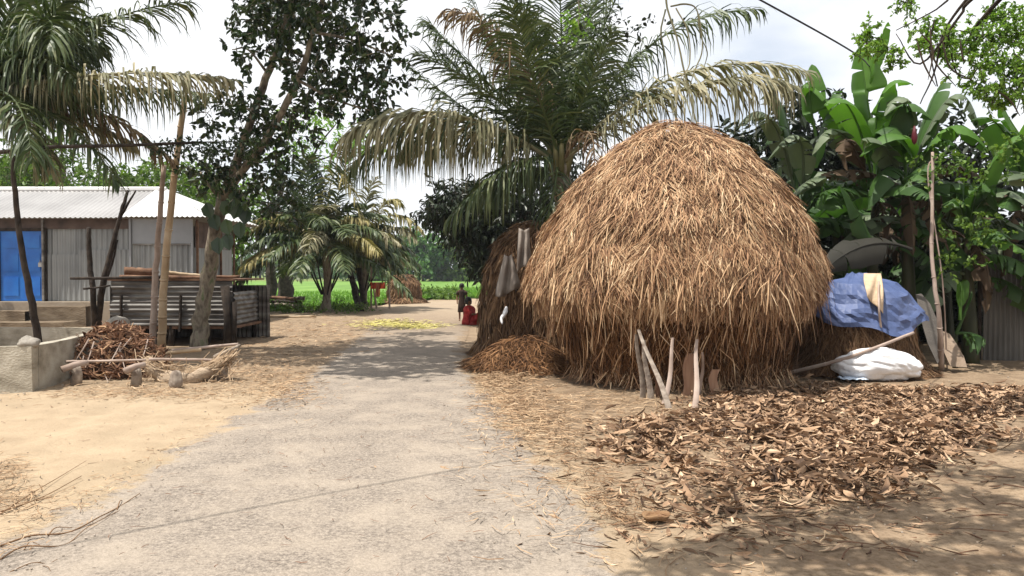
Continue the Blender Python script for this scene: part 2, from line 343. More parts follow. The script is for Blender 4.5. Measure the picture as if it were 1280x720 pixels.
def road_mat():
    m = bpy.data.materials.new('worn_road'); m.use_nodes = True; nt = m.node_tree; p = nt.nodes['Principled BSDF']; N, L = nt.nodes.new, nt.links.new
    c, h, mid, fine, big, ge, mr, mixc, nz = earth_nodes(nt)
    vor = N('ShaderNodeTexVoronoi'); vor.inputs['Scale'].default_value = 55; L(ge.outputs['Position'], vor.inputs[0])
    grit = nz(34, 5, .85); pat = nz(1.9, 7, .62)
    a = mixc(mr(grit, .38, .66), (.115, .096, .080), (.365, .31, .255))
    a = mixc(mr(vor.outputs['Distance'], .0, .35, .55, 0), a, (.46, .385, .31))
    worn = mixc(mr(fine, .3, .7), (.375, .315, .252), (.305, .255, .203))
    a = mixc(mr(pat, .42, .64, .05, .72), a, worn)
    uv = N('ShaderNodeUVMap'); uv.uv_map = 'UVMap'; s = N('ShaderNodeSeparateXYZ'); L(uv.outputs[0], s.inputs[0])
    # uv.x holds metres from the nearest road edge, uv.y metres along
    e = N('ShaderNodeMath'); e.operation = 'MULTIPLY_ADD'; e.inputs[1].default_value = -1.0; L(pat, e.inputs[0]); L(s.outputs[0], e.inputs[2])
    e2 = N('ShaderNodeMath'); e2.operation = 'MULTIPLY_ADD'; e2.inputs[1].default_value = -.35; L(fine, e2.inputs[0]); L(e.outputs[0], e2.inputs[2])
    edge = mr(e2.outputs[0], -.58, -.47, 1, 0)
    fary = mr(s.outputs[1], 27, 38, 0, .8)
    mxm = N('ShaderNodeMath'); mxm.operation = 'MAXIMUM'; L(edge, mxm.inputs[0]); L(fary, mxm.inputs[1])
    L(mixc(mxm.outputs[0], a, c), p.inputs['Base Color']); p.inputs['Roughness'].default_value = .9; p.inputs['Specular IOR Level'].default_value = .15
    hh = N('ShaderNodeMath'); hh.operation = 'MULTIPLY_ADD'; hh.inputs[1].default_value = .8; L(vor.outputs['Distance'], hh.inputs[0]); L(grit, hh.inputs[2])
    b = N('ShaderNodeBump'); b.inputs['Strength'].default_value = .6; b.inputs['Distance'].default_value = .012; L(hh.outputs[0], b.inputs['Height']); L(b.outputs[0], p.inputs['Normal'])
    return m
tag(g.build('ground', ground_mat(), smooth=True), kind='structure')
r = MB(); NA = 24; vs = []; uvs = []
for i, c in enumerate(RC):
    t = (RC[min(i + 1, len(RC) - 1)] - RC[max(i - 1, 0)]).normalized(); s = V(t.y, -t.x, 0)
    for j in range(NA + 1):
        a = (j / NA - .5); wd = RW[i] * (1 + .05 * noise.noise(V(c.y * .9, j // (NA / 2), 4)))
        p = c + s * (a * wd); p.z = .004 + .02 * max(0, 1 - (a * 2) ** 2) + .004 * noise.noise(p * 1.5)
        vs.append(p); uvs.append((wd * (.5 - abs(a)), c.y + 12.5))
r.add(vs, [(i * (NA + 1) + j, i * (NA + 1) + j + 1, (i + 1) * (NA + 1) + j + 1, (i + 1) * (NA + 1) + j) for i in range(len(RC) - 1) for j in range(NA)], uvs)
tag(r.build('road', road_mat(), smooth=True), kind='structure')
# rice field: soil sheet and standing rice
fm = pmat('paddy_green', [(.075, .155, .02), (.105, .205, .028), (.14, .25, .04)], .8, scale=.25, bump=1, bscale=3, stretch=(1, .5, 1))
f = MB()
FX = [-110 + i * 2 for i in range(111)]
f.grid(lambda a, b: V(-110 + 220 * a, lerp(field_edge(-110 + 220 * a) + .3, 128, b), .10 + .05 * noise.noise(V(a * 90, b * 40, 0))), 220, 60)
tag(f.build('rice_field', fm), kind='structure')

# ------------------------------------------------------------------ vegetation builders
def leaf(mb, p, d, n, L_, W_, bend=.15):
    """pointed oval leaf folded on its midrib"""
    s = d.cross(n)
    if s.length < 1e-3: s = d.cross(V(1, 0, 0))
    s.normalize(); n = s.cross(d)
    c = d * L_
    m1 = p + c * .33 - n * bend * L_ * .3; 
    up = n * W_ * .18
    mb.add([p, p + c * .3 + s * W_ * .45 + up, p + c * .7 + s * W_ * .42 + up - n * bend * L_ * .4, p + c - n * bend * L_,
            p + c * .7 - s * W_ * .42 + up - n * bend * L_ * .4, p + c * .3 - s * W_ * .45 + up], [(0, 1, 2, 3), (0, 3, 4, 5)])
def clump(mb, rg, c, rad, twigs, per, L_, W_, droop=.3, wood=None, shell=.4, spread=.9):
    c = Vector(c)
    for i in range(twigs):
        d = rv(rg).normalized(); q = shell + (1 - shell) * rg.random() ** .6
        p = c + V(d.x * rad[0], d.y * rad[1], d.z * rad[2]) * q
        td = (d + rv(rg, .45) + V(0, 0, -droop)).normalized()
        tl = L_ * rg.uniform(1.0, 2.6)
        if wood is not None: wood.tube([p - td * tl * .3, p + td * tl], [.006 + L_ * .012, .003], 3, cap=False)
        for k in range(per):
            q = p + td * tl * (k + rg.random()) / per
            ld = (td * .5 + rv(rg, spread) + V(0, 0, -droop)).normalized()
            sc = rg.uniform(.6, 1.15)
            leaf(mb, q, ld, (Z + rv(rg, .5)).normalized(), L_ * sc, W_ * sc)
def limb(mb, pts, r0, r1, n=8, seg=5, wob=.15):
    P = path(pts, seg); k = len(P)
    mb.tube([p + rv(rnd, r1 * .15) for p in P], [lerp(r0, r1, i / (k - 1)) for i in range(k)], n, wob=wob)
def frond(mb, rg, P0, P1, P2, LL, n=70, droop=.8, W_=.045, rr=.03, rib=None, t0=.14, ragged=.17, fwd=.55):
    P0, P1, P2 = Vector(P0), Vector(P1), Vector(P2)
    pts = [bez(P0, P1, P2, i / 20) for i in range(21)]
    (rib or mb).tube(pts, [lerp(rr, rr * .15, i / 20) for i in range(21)], 5, cap=False)
    for i in range(n):
        t = t0 + (1 - t0) * (i + rg.random() * .7) / n
        p = bez(P0, P1, P2, t); T = (bez(P0, P1, P2, min(1, t + .02)) - bez(P0, P1, P2, t - .02)).normalized()
        S = T.cross(Z)
        if S.length < .2: S = V(1, .2, 0)
        S.normalize(); Nn = S.cross(T)
        prof = (.45 + .75 * math.sin(PI * min(1, (t - t0) * .9 + .18))) * (1 if t < .9 else 1 - (t - .9) * 4)
        for sd_ in (-1, 1):
            if rg.random() < ragged: continue
            ln = LL * prof * rg.uniform(.62, 1.12)
            d = (T * (fwd + .5 * t) + S * sd_ * .95 + Nn * rg.uniform(-.1, .4) + rv(rg, .12) + T * .5 * noise.noise(V(t * 14, sd_ * 3, LL))).normalized()
            q = p.copy(); P = [q]; segs = 4; dr = droop * rg.uniform(.6, 1.35)
            for k in range(segs):
                kk = min(1, dr * (k + .5) / segs)
                dd = (d * (1 - kk) + V(0, 0, -1) * kk * 1.1).normalized()
                q = q + dd * (ln / segs); P.append(q)
            ax = (P[-1] - P[0]).normalized(); wv = T - ax * T.dot(ax)
            wv = (wv.normalized() + rv(rg, .35)).normalized()
            ww = W_ * rg.uniform(.8, 1.2)
            mb.ribbon(P, wv, [ww * .55, ww, ww * .85, ww * .55, ww * .06])
def banana(parent, rg, P0, P1, P2, width, mat, tears=7, fold=.25, roll=0, petiole=.15, droop=.25):
    P0, P1, P2 = Vector(P0), Vector(P1), Vector(P2); mb = MB(); n = 26
    L_ = sum((bez(P0, P1, P2, (i + 1) / 10) - bez(P0, P1, P2, i / 10)).length for i in range(10))
    mb.tube([bez(P0, P1, P2, i / 14) for i in range(15)], [lerp(.03, .005, i / 14) for i in range(15)], 6, cap=False)
    def fr(t):
        T = (bez(P0, P1, P2, min(1, t + .02)) - bez(P0, P1, P2, max(0, t - .02))).normalized()
        S = T.cross(Z)
        if S.length < .15: S = V(1, -.3, 0)
        S.normalize(); Nn = S.cross(T)
        S2 = S * math.cos(roll) + Nn * math.sin(roll); N2 = S2.cross(T)
        return T, S2, N2
    for sd_ in (-1, 1):
        brk = sorted(set([0, n] + [rg.randint(2, n - 1) for _ in range(tears)]))
        for a, b in zip(brk[:-1], brk[1:]):
            dr = rg.uniform(0, droop) + fold; adv = rg.uniform(-.02, .03); vs = []; uvs = []
            for i in range(a, b + 1):
                t = petiole + (1 - petiole) * i / n; u = i / n
                wdt = width * .5 * min(1, (u * 5) ** .6 + .05) * (1 - max(0, u - .55) / .45) ** .55 if u < 1 else .004
                T, S, Nn = fr(t); p = bez(P0, P1, P2, t)
                if rg.random() < .0: wdt *= .9
                edge = .0
                if i == a and a > 0: edge = .015
                if i == b and b < n: edge = -.015
                for k, q in enumerate((0.02, .4, .75, 1.0)):
                    ww = wdt * q
                    off = S * sd_ * ww * math.cos(dr * q) - Nn * (ww * math.sin(dr * q * 1.2)) + T * (edge * q * 2 + ww * .15 + adv * q) - Z * (dr - fold) * ww * .5
                    off += Nn * .012 * noise.noise(V(t * 30, q * 3, width * 9 + sd_))
                    vs.append(p + off); uvs.append((t * L_, q))
            m = b - a
            mb.add(vs, [(i * 4 + k, (i + 1) * 4 + k, (i + 1) * 4 + k + 1, i * 4 + k + 1) for i in range(m) for k in range(3)], uvs)
    o = mb.build('leaf', mat, parent, smooth=True); return o

# ------------------------------------------------------------------ haystacks
def prof_at(prof, t):
    L_ = [0]
    for a, b in zip(prof[:-1], prof[1:]): L_.append(L_[-1] + math.hypot(b[0] - a[0], b[1] - a[1]))
    s = t * L_[-1]
    for i in range(len(prof) - 1):
        if s <= L_[i + 1] + 1e-9:
            k = (s - L_[i]) / max(1e-6, L_[i + 1] - L_[i]); a, b = prof[i], prof[i + 1]
            return lerp(a[0], b[0], k), lerp(a[1], b[1], k), (b[0] - a[0]), (b[1] - a[1])
    return prof[-1][0], prof[-1][1], 0, -1
def lump(c, a, z, amp):
    if amp > .1: amp *= 1 + .45 * (c.x > 2)
    return .45 * amp * noise.noise(V(math.cos(a) * 9, math.sin(a) * 9, z * 5)) + amp * noise.noise(V(math.cos(a) * 1.3 + c.x, math.sin(a) * 1.3, z * .9)) + amp * .45 * noise.noise(V(math.cos(a) * 4 + c.x, math.sin(a) * 4, z * 2.5))
def straws(mb, rg, c, prof, n, ln, wd, dev=.3, lift=.05, grav=.2, amp=.12, tmin=0, tmax=1, back=.35, lo=0, swirl=0):
    rmax = max(p[0] for p in prof); made = 0
    while made < n:
        t = rg.uniform(tmin, tmax); r_, z, dr, dz = prof_at(prof, t)
        if rg.random() > (r_ / rmax) + .03: continue
        a = rg.uniform(0, 2 * PI)
        if math.sin(a) > .35 and rg.random() > back: continue
        made += 1
        rad = V(math.cos(a), math.sin(a), 0); tl = math.hypot(dr, dz) or 1
        T = (rad * dr / tl + Z * dz / tl); tan = V(-rad.y, rad.x, 0); Nn = tan.cross(T)
        if Nn.dot(rad) < 0 and abs(Nn.dot(rad)) > .05: Nn = -Nn
        if Nn.z < -.2 and dz < 0: pass
        p = c + rad * (r_ + lump(c, a, z, amp)) + Z * z + Nn * rg.uniform(lo, lift)
        sw = swirl * noise.noise(V(math.cos(a) * 3.2, math.sin(a) * 3.2, z * 2.2)) + swirl * .7 * noise.noise(V(math.cos(a) * 9, math.sin(a) * 9, z * 5 + 7))
        d = (T + tan * (rg.gauss(0, dev) + sw) + Nn * rg.uniform(-.05, .22)).normalized()
        l = ln * rg.uniform(.45, 1.25); w_ = wd * rg.uniform(.6, 1.3)
        d2 = (d + V(0, 0, -grav) + rv(rg, .12)).normalized()
        P = [p, p + d * l * .5, p + d * l * .5 + d2 * l * .5]
        if P[2].z < .01: P[2].z = .01 + rg.random() * .02
        if P[1].z < .01: P[1].z = .015
        wv = (tan + Nn * rg.gauss(0, .5) + rv(rg, .15)).normalized()
        mb.ribbon(P, wv, [w_, w_, w_ * .4])
rg = random.Random(3)
HC = V(2.43, 12.05, 0)
cap = [(.02, 3.78), (.36, 3.68), (.86, 3.38), (1.42, 2.83), (1.82, 2.24), (1.98, 1.76), (2.06, 1.42), (1.98, 1.20)]
low = [(1.66, 1.40), (1.66, 1.0), (1.55, .6), (1.37, .28), (1.22, .10)]
hs = thing('haystack', HC, 'largest haystack, a tall golden straw dome with an overhanging cap beside the road', 'haystack')
b = MB(); fnl = lambda amp: (lambda p, a: V(p.x, p.y, 0) * (1 + lump(HC, a, p.z, amp) / max(.3, math.hypot(p.x, p.y))) + Z * p.z)
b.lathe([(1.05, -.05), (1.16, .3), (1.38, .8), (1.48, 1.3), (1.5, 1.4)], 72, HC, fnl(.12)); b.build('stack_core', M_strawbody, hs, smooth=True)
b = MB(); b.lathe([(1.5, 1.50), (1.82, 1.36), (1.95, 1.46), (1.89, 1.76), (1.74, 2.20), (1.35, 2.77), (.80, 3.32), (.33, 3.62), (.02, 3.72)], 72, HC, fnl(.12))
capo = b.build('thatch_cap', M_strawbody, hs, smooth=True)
b = MB()
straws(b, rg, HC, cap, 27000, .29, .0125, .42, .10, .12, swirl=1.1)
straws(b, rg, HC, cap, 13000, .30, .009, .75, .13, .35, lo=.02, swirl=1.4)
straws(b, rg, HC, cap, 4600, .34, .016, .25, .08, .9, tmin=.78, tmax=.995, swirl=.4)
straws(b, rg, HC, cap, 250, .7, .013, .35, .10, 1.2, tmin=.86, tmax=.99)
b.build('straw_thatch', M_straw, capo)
b = MB()
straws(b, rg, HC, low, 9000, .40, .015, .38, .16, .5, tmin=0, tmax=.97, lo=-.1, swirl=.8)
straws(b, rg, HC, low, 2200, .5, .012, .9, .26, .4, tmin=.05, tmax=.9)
b.build('straw_skirt', M_strawd, hs)  # darker straw paints part of the shade below the overhanging cap
b = MB()
straws(b, rg, HC, low, 800, .5, .014, .45, .26, .5, tmin=.1, tmax=.95, lo=.04, swirl=1.0)
straws(b, rg, HC, [(1.40, .62), (1.42, .3), (1.52, .05)], 900, .4, .014, .5, .12, .2)
b.build('loose_straw', M_straw, hs)
# stalks leaning on its foot
stalks = [((803, 498), (797, 418), 'dark grey', .05), ((812, 500), (806, 425), 'grey', .055), ((825, 498), (812, 445), 'brown', .04), ((836, 512), (800, 412), 'grey', .05),
          ((831, 506), (843, 422), 'pale', .045), ((868, 510), (873, 424), 'pale', .05), ((876, 496), (878, 440), 'pale', .035)]
slab = ['leftmost grey dry palm stalk leaning on the foot of the big haystack', 'second grey dry palm stalk from the left at the big haystack foot',
        'short brown palm stalk standing between the grey stalks at the big haystack', 'long grey palm stalk slanting across its neighbours at the big haystack foot',
        'pale stalk leaning to the right, its foot meeting the long slanting grey one', 'tall pale upright slat standing alone to the right against the haystack', 'thin short pale slat just right of the tall upright pale slat']
for (b0, t0_, c_, w_), lb in zip(stalks, slab):
    w_ *= 1.45; p0 = gp(*b0); p1 = at(t0_[0], t0_[1], 10.0); m = MB(); n_ = 6
    wv = V(1, .25, 0).normalized(); nn = V(0, -1, .1)
    def fnc(a, b_, p0=p0, p1=p1, w_=w_):
        ww = w_ * (1.15 - .55 * a); an = (b_ * 2 * PI)
        return p0.lerp(p1, a) + wv * math.cos(an) * ww * .5 + V(0, 1, 0) * math.sin(an) * ww * .16 + V(0, .03, 0) * math.sin(a * PI) + V(.02, 0, 0) * math.sin(a * 5 + w_ * 90)
    m.grid(fnc, 10, 8)
    tag(m.build('palm_stalk', {'pale': M_bamboog, 'grey': M_woodg, 'dark grey': M_woodg, 'brown': M_woodb}[c_], origin=p0, smooth=True), lb, 'stalk', 'dry stalks leaning on the big haystack')
for (bx, ty, w_, lb) in ((860, 442, .16, 'broad reddish plank behind the tall upright pale slat at the haystack'), (891, 462, .13, 'short reddish board right of the pale slats at the haystack foot')):
    p0 = gp(bx, 496); m = MB(); q = at(bx + 3, ty, 10.25)
    def fnc(a, b_, p0=p0, q=q, w_=w_):
        return p0.lerp(q, a) + V(1, 0, 0) * (w_ * (1 - .25 * a)) * ((0, 1, 1, 0, 0)[int(b_ * 4 + .01)] - .5) + V(0, 1, 0) * .025 * ((0, 0, 1, 1, 0)[int(b_ * 4 + .01)]) + V(.02, 0, 0) * math.sin(a * 7)
    m.grid(fnc, 8, 4); tag(m.build('plank', pmat('plank_red', [(.24, .13, .08), (.36, .22, .14)], .8, scale=6, stretch=(4, 4, .5)), origin=p0), lb, 'plank')

# second haystack behind
H2 = V(.55, 15.6, 0)
h2 = thing('haystack', H2, 'narrow dark brown haystack half hidden behind the left side of the largest haystack', 'haystack')
p2 = [(.02, 2.55), (.35, 2.46), (.72, 2.2), (.98, 1.75), (1.08, 1.2), (1.10, .7), (1.12, .3), (1.3, .02)]
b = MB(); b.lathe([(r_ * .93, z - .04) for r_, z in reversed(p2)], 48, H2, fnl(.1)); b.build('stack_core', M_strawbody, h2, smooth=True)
b = MB(); straws(b, rg, H2, p2, 7500, .34, .02, .3, .08, .25, amp=.1); straws(b, rg, H2, p2, 1200, .4, .015, .9, .12, .4, amp=.1); b.build('straw_skirt', M_hay2, h2)
# heap of hay at its foot
H3 = V(.25, 13.3, 0)
h3 = thing('hay_heap', H3, 'low messy dark hay heap spilling out between the two tall haystacks onto the verge', 'hay heap')
p3 = [(.02, .46), (.3, .38), (.58, .20), (.80, .07), (.95, .01)]
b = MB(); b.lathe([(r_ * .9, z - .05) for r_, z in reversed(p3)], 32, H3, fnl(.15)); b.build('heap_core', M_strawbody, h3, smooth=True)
b = MB(); straws(b, rg, H3, p3, 4200, .26, .013, 1.5, .12, .3, amp=.25, swirl=2); b.build('loose_straw', M_strawd, h3)
# sack cloths hung on the second stack
def cloth_grid(fn, nu, nv, name, mat, label, cat, group=None, thick=.006):
    m = MB(); m.grid(fn, nu, nv); o = m.build(name, mat, origin=fn(.5, 0), smooth=(name != 'blue_tarp'))
    s = o.modifiers.new('thickness', 'SOLIDIFY'); s.thickness = thick; return tag(o, label, cat, group)
def sackc(px0, px1, pt, pb, Y, seed, taper):
    def fn(u, v):
        wtop = taper; px = lerp(px0, px1, lerp(.5 + .5 * (1 - wtop) * (2 * u - 1) * 0 + (u - .5) * wtop, u, min(1, v * 1.2 + .0)))
        py = lerp(pt, pb, v) + 5 * math.sin(u * 4 + seed) * v - 6 * abs(u - .5) * (1 - v)
        p = at(px, py, Y); p.y += .07 * math.sin(u * 11 + seed + v * 2) * (.35 + v) - .05 * v + .05 * noise.noise(V(u * 3, v * 3, seed))
        return p
    return fn
cloth_grid(sackc(620, 650, 321, 366, 14.35, 1.0, .3), 20, 16, 'sackcloth', M_cloth, 'pale grey sackcloth draped low on the dark haystack, fanning out at its hem', 'cloth')
cloth_grid(sackc(646, 664, 288, 338, 13.75, 2.5, .7), 14, 16, 'sackcloth', M_cloth, 'grey cloth hanging higher, wedged between the dark haystack and the golden one', 'cloth')
m = MB(); P = path([at(633, 384, 14.2), at(631, 392, 14.1), at(627, 398, 14.05), at(628, 405, 14.0)], 5); m.tube(P, [.025, .03, .035, .04, .045, .04, .035, .04, .04, .035, .03, .028, .026, .024, .02, .015], 7, wob=.5)
tag(m.build('rag', M_sack, origin=P[0], smooth=True), 'small twisted white rag caught in the front of the dark haystack', 'rag')

# small far haystack
H4 = gp(505, 379)
h4 = thing('haystack', H4, 'small round brown haystack at the field edge behind the clothes line', 'haystack')
p4 = [(.02, 1.42), (.35, 1.36), (.68, 1.05), (.78, .6), (.8, .25), (1.1, .03)]
b = MB(); b.lathe([(r_ * .95, z - .03) for r_, z in reversed(p4)], 32, H4, fnl(.1)); b.build('stack_core', M_strawbody, h4, smooth=True)
b = MB(); straws(b, rg, H4, p4, 2600, .35, .04, .5, .1, .3, amp=.1); b.build('straw_skirt', M_hay2, h4)

# ------------------------------------------------------------------ hay heap under the blue tarp
H5 = V(5.55, 12.95, 0)
h5 = thing('hay_heap', H5, 'brown hay heap under the blue tarp right of the largest haystack', 'hay heap')
p5 = [(.02, 1.50), (.45, 1.44), (.72, 1.22), (.80, .9), (.84, .45), (.95, .15), (1.12, .01)]
b = MB(); b.lathe([(r_ * .93, z - .04) for r_, z in reversed(p5)], 48, H5, fnl(.08)); b.build('heap_core', M_strawbody, h5, smooth=True)
b = MB(); straws(b, rg, H5, p5, 6000, .28, .017, .6, .05, .3, amp=.05, tmin=.52, swirl=.6); straws(b, rg, H5, p5, 1300, .26, .013, 1.1, .10, .3, amp=.05, tmin=.62); b.build('straw_skirt', M_hay2, h5)
def tarp(u, v):
    a = R(lerp(190, 395, u)) - 0  # from the left round the front (270) to the right
    edge = 0.62 + .30 * abs(math.sin((u - .43) * 3.0)) + .05 * math.sin(u * 23)
    edge = lerp(edge, 1.05, max(0, (u - .82) / .18))
    z = lerp(1.56, edge, v ** .9)
    rr, zz = .02, 1.5
    for (r0, z0), (r1, z1) in zip(p5[:-1], p5[1:]):
        if z1 <= z <= z0: rr = lerp(r0, r1, (z0 - z) / (z0 - z1))
    if z > 1.5: rr = .02 + .2 * (1.56 - z) / .06
    q_ = random.Random(int(u * 997 + .5) * 131 + int(v * 997 + .5)); rr += .10 + .07 * v + .09 * noise.noise(V(u * 5, v * 3, 2)) + q_.uniform(-.022, .03) + .045 * abs(math.sin(u * 34 + v * 2)) * v * v
    if u > .8: rr += (u - .8) * .9 * v
    z += .03 * noise.noise(V(u * 8, v * 4, 9))
    return H5 + V(math.cos(a) * rr, math.sin(a) * rr, z + .02)
cloth_grid(tarp, 38, 11, 'blue_tarp', M_tarp, 'crumpled dusty blue tarp draped over the small hay heap', 'tarp')
def bcloth(u, v):
    p = at(lerp(1079, 1101, u) + v * 3, lerp(342, 392 - 30 * (1 - u) * .7, v), 11.98 + .55 * (1 - v) ** 2.2)
    p.y += .03 * math.sin(u * 9 + v * 5) - .02; return p
cloth_grid(bcloth, 14, 20, 'folded_cloth', M_beige, 'beige cloth strip lying on top of the blue tarp', 'cloth')
def stick(name, pts, r0, r1, mat, label, cat, group=None, n=8, nodes=0, origin=None, seg=6):
    P = path(pts, seg); k = len(P); m = MB(); rr = []
    for i in range(k):
        q = lerp(r0, r1, i / (k - 1)); rr.append(q)
    m.tube([p + rv(rnd, r0 * .08) for p in P], rr, n, wob=.1)
    if nodes:
        Lt = (P[-1] - P[0]).length; c_ = int(Lt / nodes)
        for j in range(1, c_):
            t = j / c_; i = min(k - 2, int(t * (k - 1))); p = P[i].lerp(P[i + 1], t * (k - 1) - i); d = (P[i + 1] - P[i]).normalized(); q = lerp(r0, r1, t)
            m.tube([p - d * q * .35, p, p + d * q * .35], [q * 1.02, q * 1.22, q * 1.02], n)
    return tag(m.build(name, mat, origin=P[0], smooth=True), label, cat, group)
stick('stick', [gp(1110, 455), at(1100, 400, 11.78), at(1098, 352, 12.2)], .018, .014, M_bamboog, 'thin stick standing against the front of the blue tarp', 'stick')
stick('bamboo_pole', [gp(978, 468), at(1060, 447, 11.75), at(1142, 416, 11.8)], .03, .022, M_bamboog, 'bare pole slanting up from the big haystack foot across to the tarp heap', 'pole', nodes=.5)
stick('wooden_pole', [gp(1177, 462), at(1174, 400, 12.7), at(1165, 320, 12.8), at(1166, 190, 12.9)], .045, .022, M_bamboog, 'tall thin grey pole standing upright in front of the banana plants', 'pole', nodes=.45)

# white sack
SC = gp(1106, 478) + V(0, .28, 0)
m = MB()
def sackfn(u, v):
    a = u * 2 * PI; b_ = (v - .5) * PI
    x = .58 * (abs(math.sin(b_)) ** .75) * (1 if b_ > 0 else -1)
    rad = math.cos(b_) ** .55
    y = math.cos(a) * rad * .30; z = math.sin(a) * rad * .23
    if x < -.2: z *= 1 - (-.2 - x) * .6
    k = abs(noise.noise(V(x * 2.2 + y, y * 3 + 3, z * 5))) + .35 * abs(noise.noise(V(x * 4 + z * 6, y * 6 + z * 3, z * 9))) + .12 * abs(noise.noise(V(x * 12, y * 10, z * 11)))
    s_ = 1 - .30 * (.35 - min(k, .5))
    z = z * s_ + .205; z = max(.005, z) + (.05 * math.sin(x * 3.4 + 1.4) if z > .05 else 0)
    return SC + V(x * s_, y * s_ - x * .12, z)
m.grid(sackfn, 110, 80)
tag(m.build('white_sack', M_sack, origin=SC, smooth=True), 'full white woven sack lying on its side in front of the tarp heap', 'sack')
m = MB(); q = gp(1070, 478) + V(0, .12, 0)
m.grid(lambda u, v: q + V((u - .5) * .36, (v - .5) * .26, .02 + .05 * abs(noise.noise(V(u * 4, v * 4, 1))) + .02), 16, 12)
o = m.build('plastic_scrap', M_pale, origin=q, smooth=True); s_ = o.modifiers.new('thickness', 'SOLIDIFY'); s_.thickness = .004
tag(o, 'scrap of pale blue plastic crumpled under the left end of the white sack', 'plastic scrap')

# leaning slabs beside the pole
def slabf(pts, Y0, Y1, mat, label, name='slab'):
    m = MB(); n_ = len(pts); ymax = max(p[1] for p in pts); ymin = min(p[1] for p in pts)
    fr = [at(px, py, lerp(Y0, Y1, (ymax - py) / (ymax - ymin))) for px, py in pts]
    bk = [p + V(.01, .035, .0) for p in fr]
    fs = [tuple(range(n_)), tuple(range(2 * n_ - 1, n_ - 1, -1))] + [(i, i + n_, (i + 1) % n_ + n_, (i + 1) % n_) for i in range(n_)]
    m.add(fr + bk, fs); tag(m.build(name, mat, origin=fr[0]), label, 'slab')
slabf([(1188, 458), (1209, 459), (1205, 446), (1196, 430), (1187, 417), (1179, 414), (1180, 440)], 12.9, 13.3, M_slabb, 'beige bark slab leaning just right of the tall thin pole', 'bark_slab')
slabf([(1172, 455), (1180, 440), (1176, 410), (1163, 380), (1152, 367), (1145, 368), (1150, 395), (1160, 430)], 12.95, 13.5, M_slab, 'grey slab leaning between the tarp heap and the thin pole', 'bark_slab')

# corrugated fence, right
q0 = gp(1228, 450); m = MB()
m.corr(q0, V(1, -.22, 0).normalized(), Z, 2.4, 1.95, .085, .014, V(0, -1, 0), rows=3, sag=.03, cut=lambda a: 1 + .02 * math.sin(a * 40))
cf = thing('tin_fence', q0, 'dark corrugated tin fence with upright ribs at the right edge', 'fence')
m.build('tin_sheet', M_tinfence, cf, smooth=True)
m = MB(); m.tube([q0 + V(-.03, .06, 0), q0 + V(-.02, .06, 1.9)], .04, 7); m.build('post', M_barkd, cf, smooth=True)
m = MB(); m.tube([q0 + V(1.2, -.18, 0), q0 + V(1.22, -.18, 1.9)], .04, 7); m.build('post', M_barkd, cf, smooth=True)

# ------------------------------------------------------------------ tin roofed house
HY = 24.0
def hx(px, Y=HY): return (px - 640) / 1000 * Y
def hz(py, Y=HY): return at(640, py, Y).z
x0, x1 = -21.0, hx(243); zf = hz(376); ze = hz(274)
ho = thing('tin_house', V(-14, HY, 0), 'long house of grey corrugated tin with a pale tin roof and a blue door', 'house')
hd = V(-.12, 0, 0)
def wallp(name, pxa, pxb, za, zb, mat, y=HY, corr=True, pitch=.16, parent=ho):
    m = MB(); a, b_ = hx(pxa), hx(pxb)
    if corr: m.corr(V(a, y, za), V(1, 0, 0), Z, b_ - a, zb - za, pitch, .022, V(0, -1, 0), rows=1)
    else: m.box(V((a + b_) / 2, y, (za + zb) / 2), (b_ - a, .03, zb - za))
    return m.build(name, mat, parent, smooth=corr)
wallp('wall_panel', 58, 99, zf, hz(318), M_tin); wallp('wall_panel', 58, 104, hz(318), hz(284), M_tin, y=HY + .045, pitch=.16)
wallp('wall_panel', 99.3, 166, zf, hz(312), M_tin, y=HY - .03, pitch=.15); wallp('wall_panel', 104, 166, hz(312), hz(284), M_tin, y=HY + .03, pitch=.16)
wallp('wall_panel', 167, 243, zf, hz(306), M_tin, y=HY - .10); wallp('wall_panel', 165, 243, hz(305), ze, M_tinflat, y=HY - .12, corr=False)
wallp('wall_panel', -240, 2, zf, ze - .28, M_tin)
m = MB(); m.box(V((hx(-240) + hx(165)) / 2, HY - .02, ze - .14), (hx(165) - hx(-240), .05, .30)); m.build('eave_board', M_rust, ho)
for px in (58, 166.5, 243):
    m = MB(); m.box(V(hx(px), HY - .16, (zf + ze) / 2), (.06, .06, ze - zf)); m.build('corner_post', M_tindark if px == 58 else M_tinflat, ho)
m = MB(); m.box(V((hx(167) + hx(243)) / 2, HY - .15, hz(305.5)), (hx(243) - hx(167) - .1, .03, .045)); m.build('rail', M_tindark, ho)
# right hand side wall running back
sx0, sy0 = x1, HY; sx1, sy1 = (290 - 640) / 1000 * 27.6, 27.6
sd_ = V(sx1 - sx0, sy1 - sy0, 0); sl = sd_.length; sdn = sd_.normalized(); sn = V(sdn.y, -sdn.x, 0)
m = MB(); m.corr(V(sx0, sy0, zf), sdn, Z, sl, 1.6, .16, .022, sn, rows=1); m.build('side_panel', M_tin, ho, smooth=True)
m = MB(); m.corr(V(sx0, sy0, zf + 1.6) + sn * .03, sdn, Z, sl * .62, ze - zf - 1.65, .12, .018, sn, rows=1); m.build('side_panel', M_rust, ho, smooth=True)
m = MB(); m.corr(V(sx0, sy0, zf + 1.6) + sdn * sl * .62, sdn, Z, sl * .38, ze - zf - 1.7, .16, .018, sn, rows=1); m.build('side_panel', M_tindark, ho, smooth=True)
for k in (.02, .33, .62, 1): 
    m = MB(); q = V(sx0, sy0, 0) + sdn * sl * k + sn * .07; m.box(q + Z * (zf + ze) / 2, (.06, .06, ze - zf)); m.build('corner_post', M_woodb, ho)
m = MB(); m.box(V((x0 + sx1) / 2, HY + 3.6, (zf + ze) / 2), (sx1 - x0, .05, ze - zf)); m.build('back_wall', M_tin, ho)
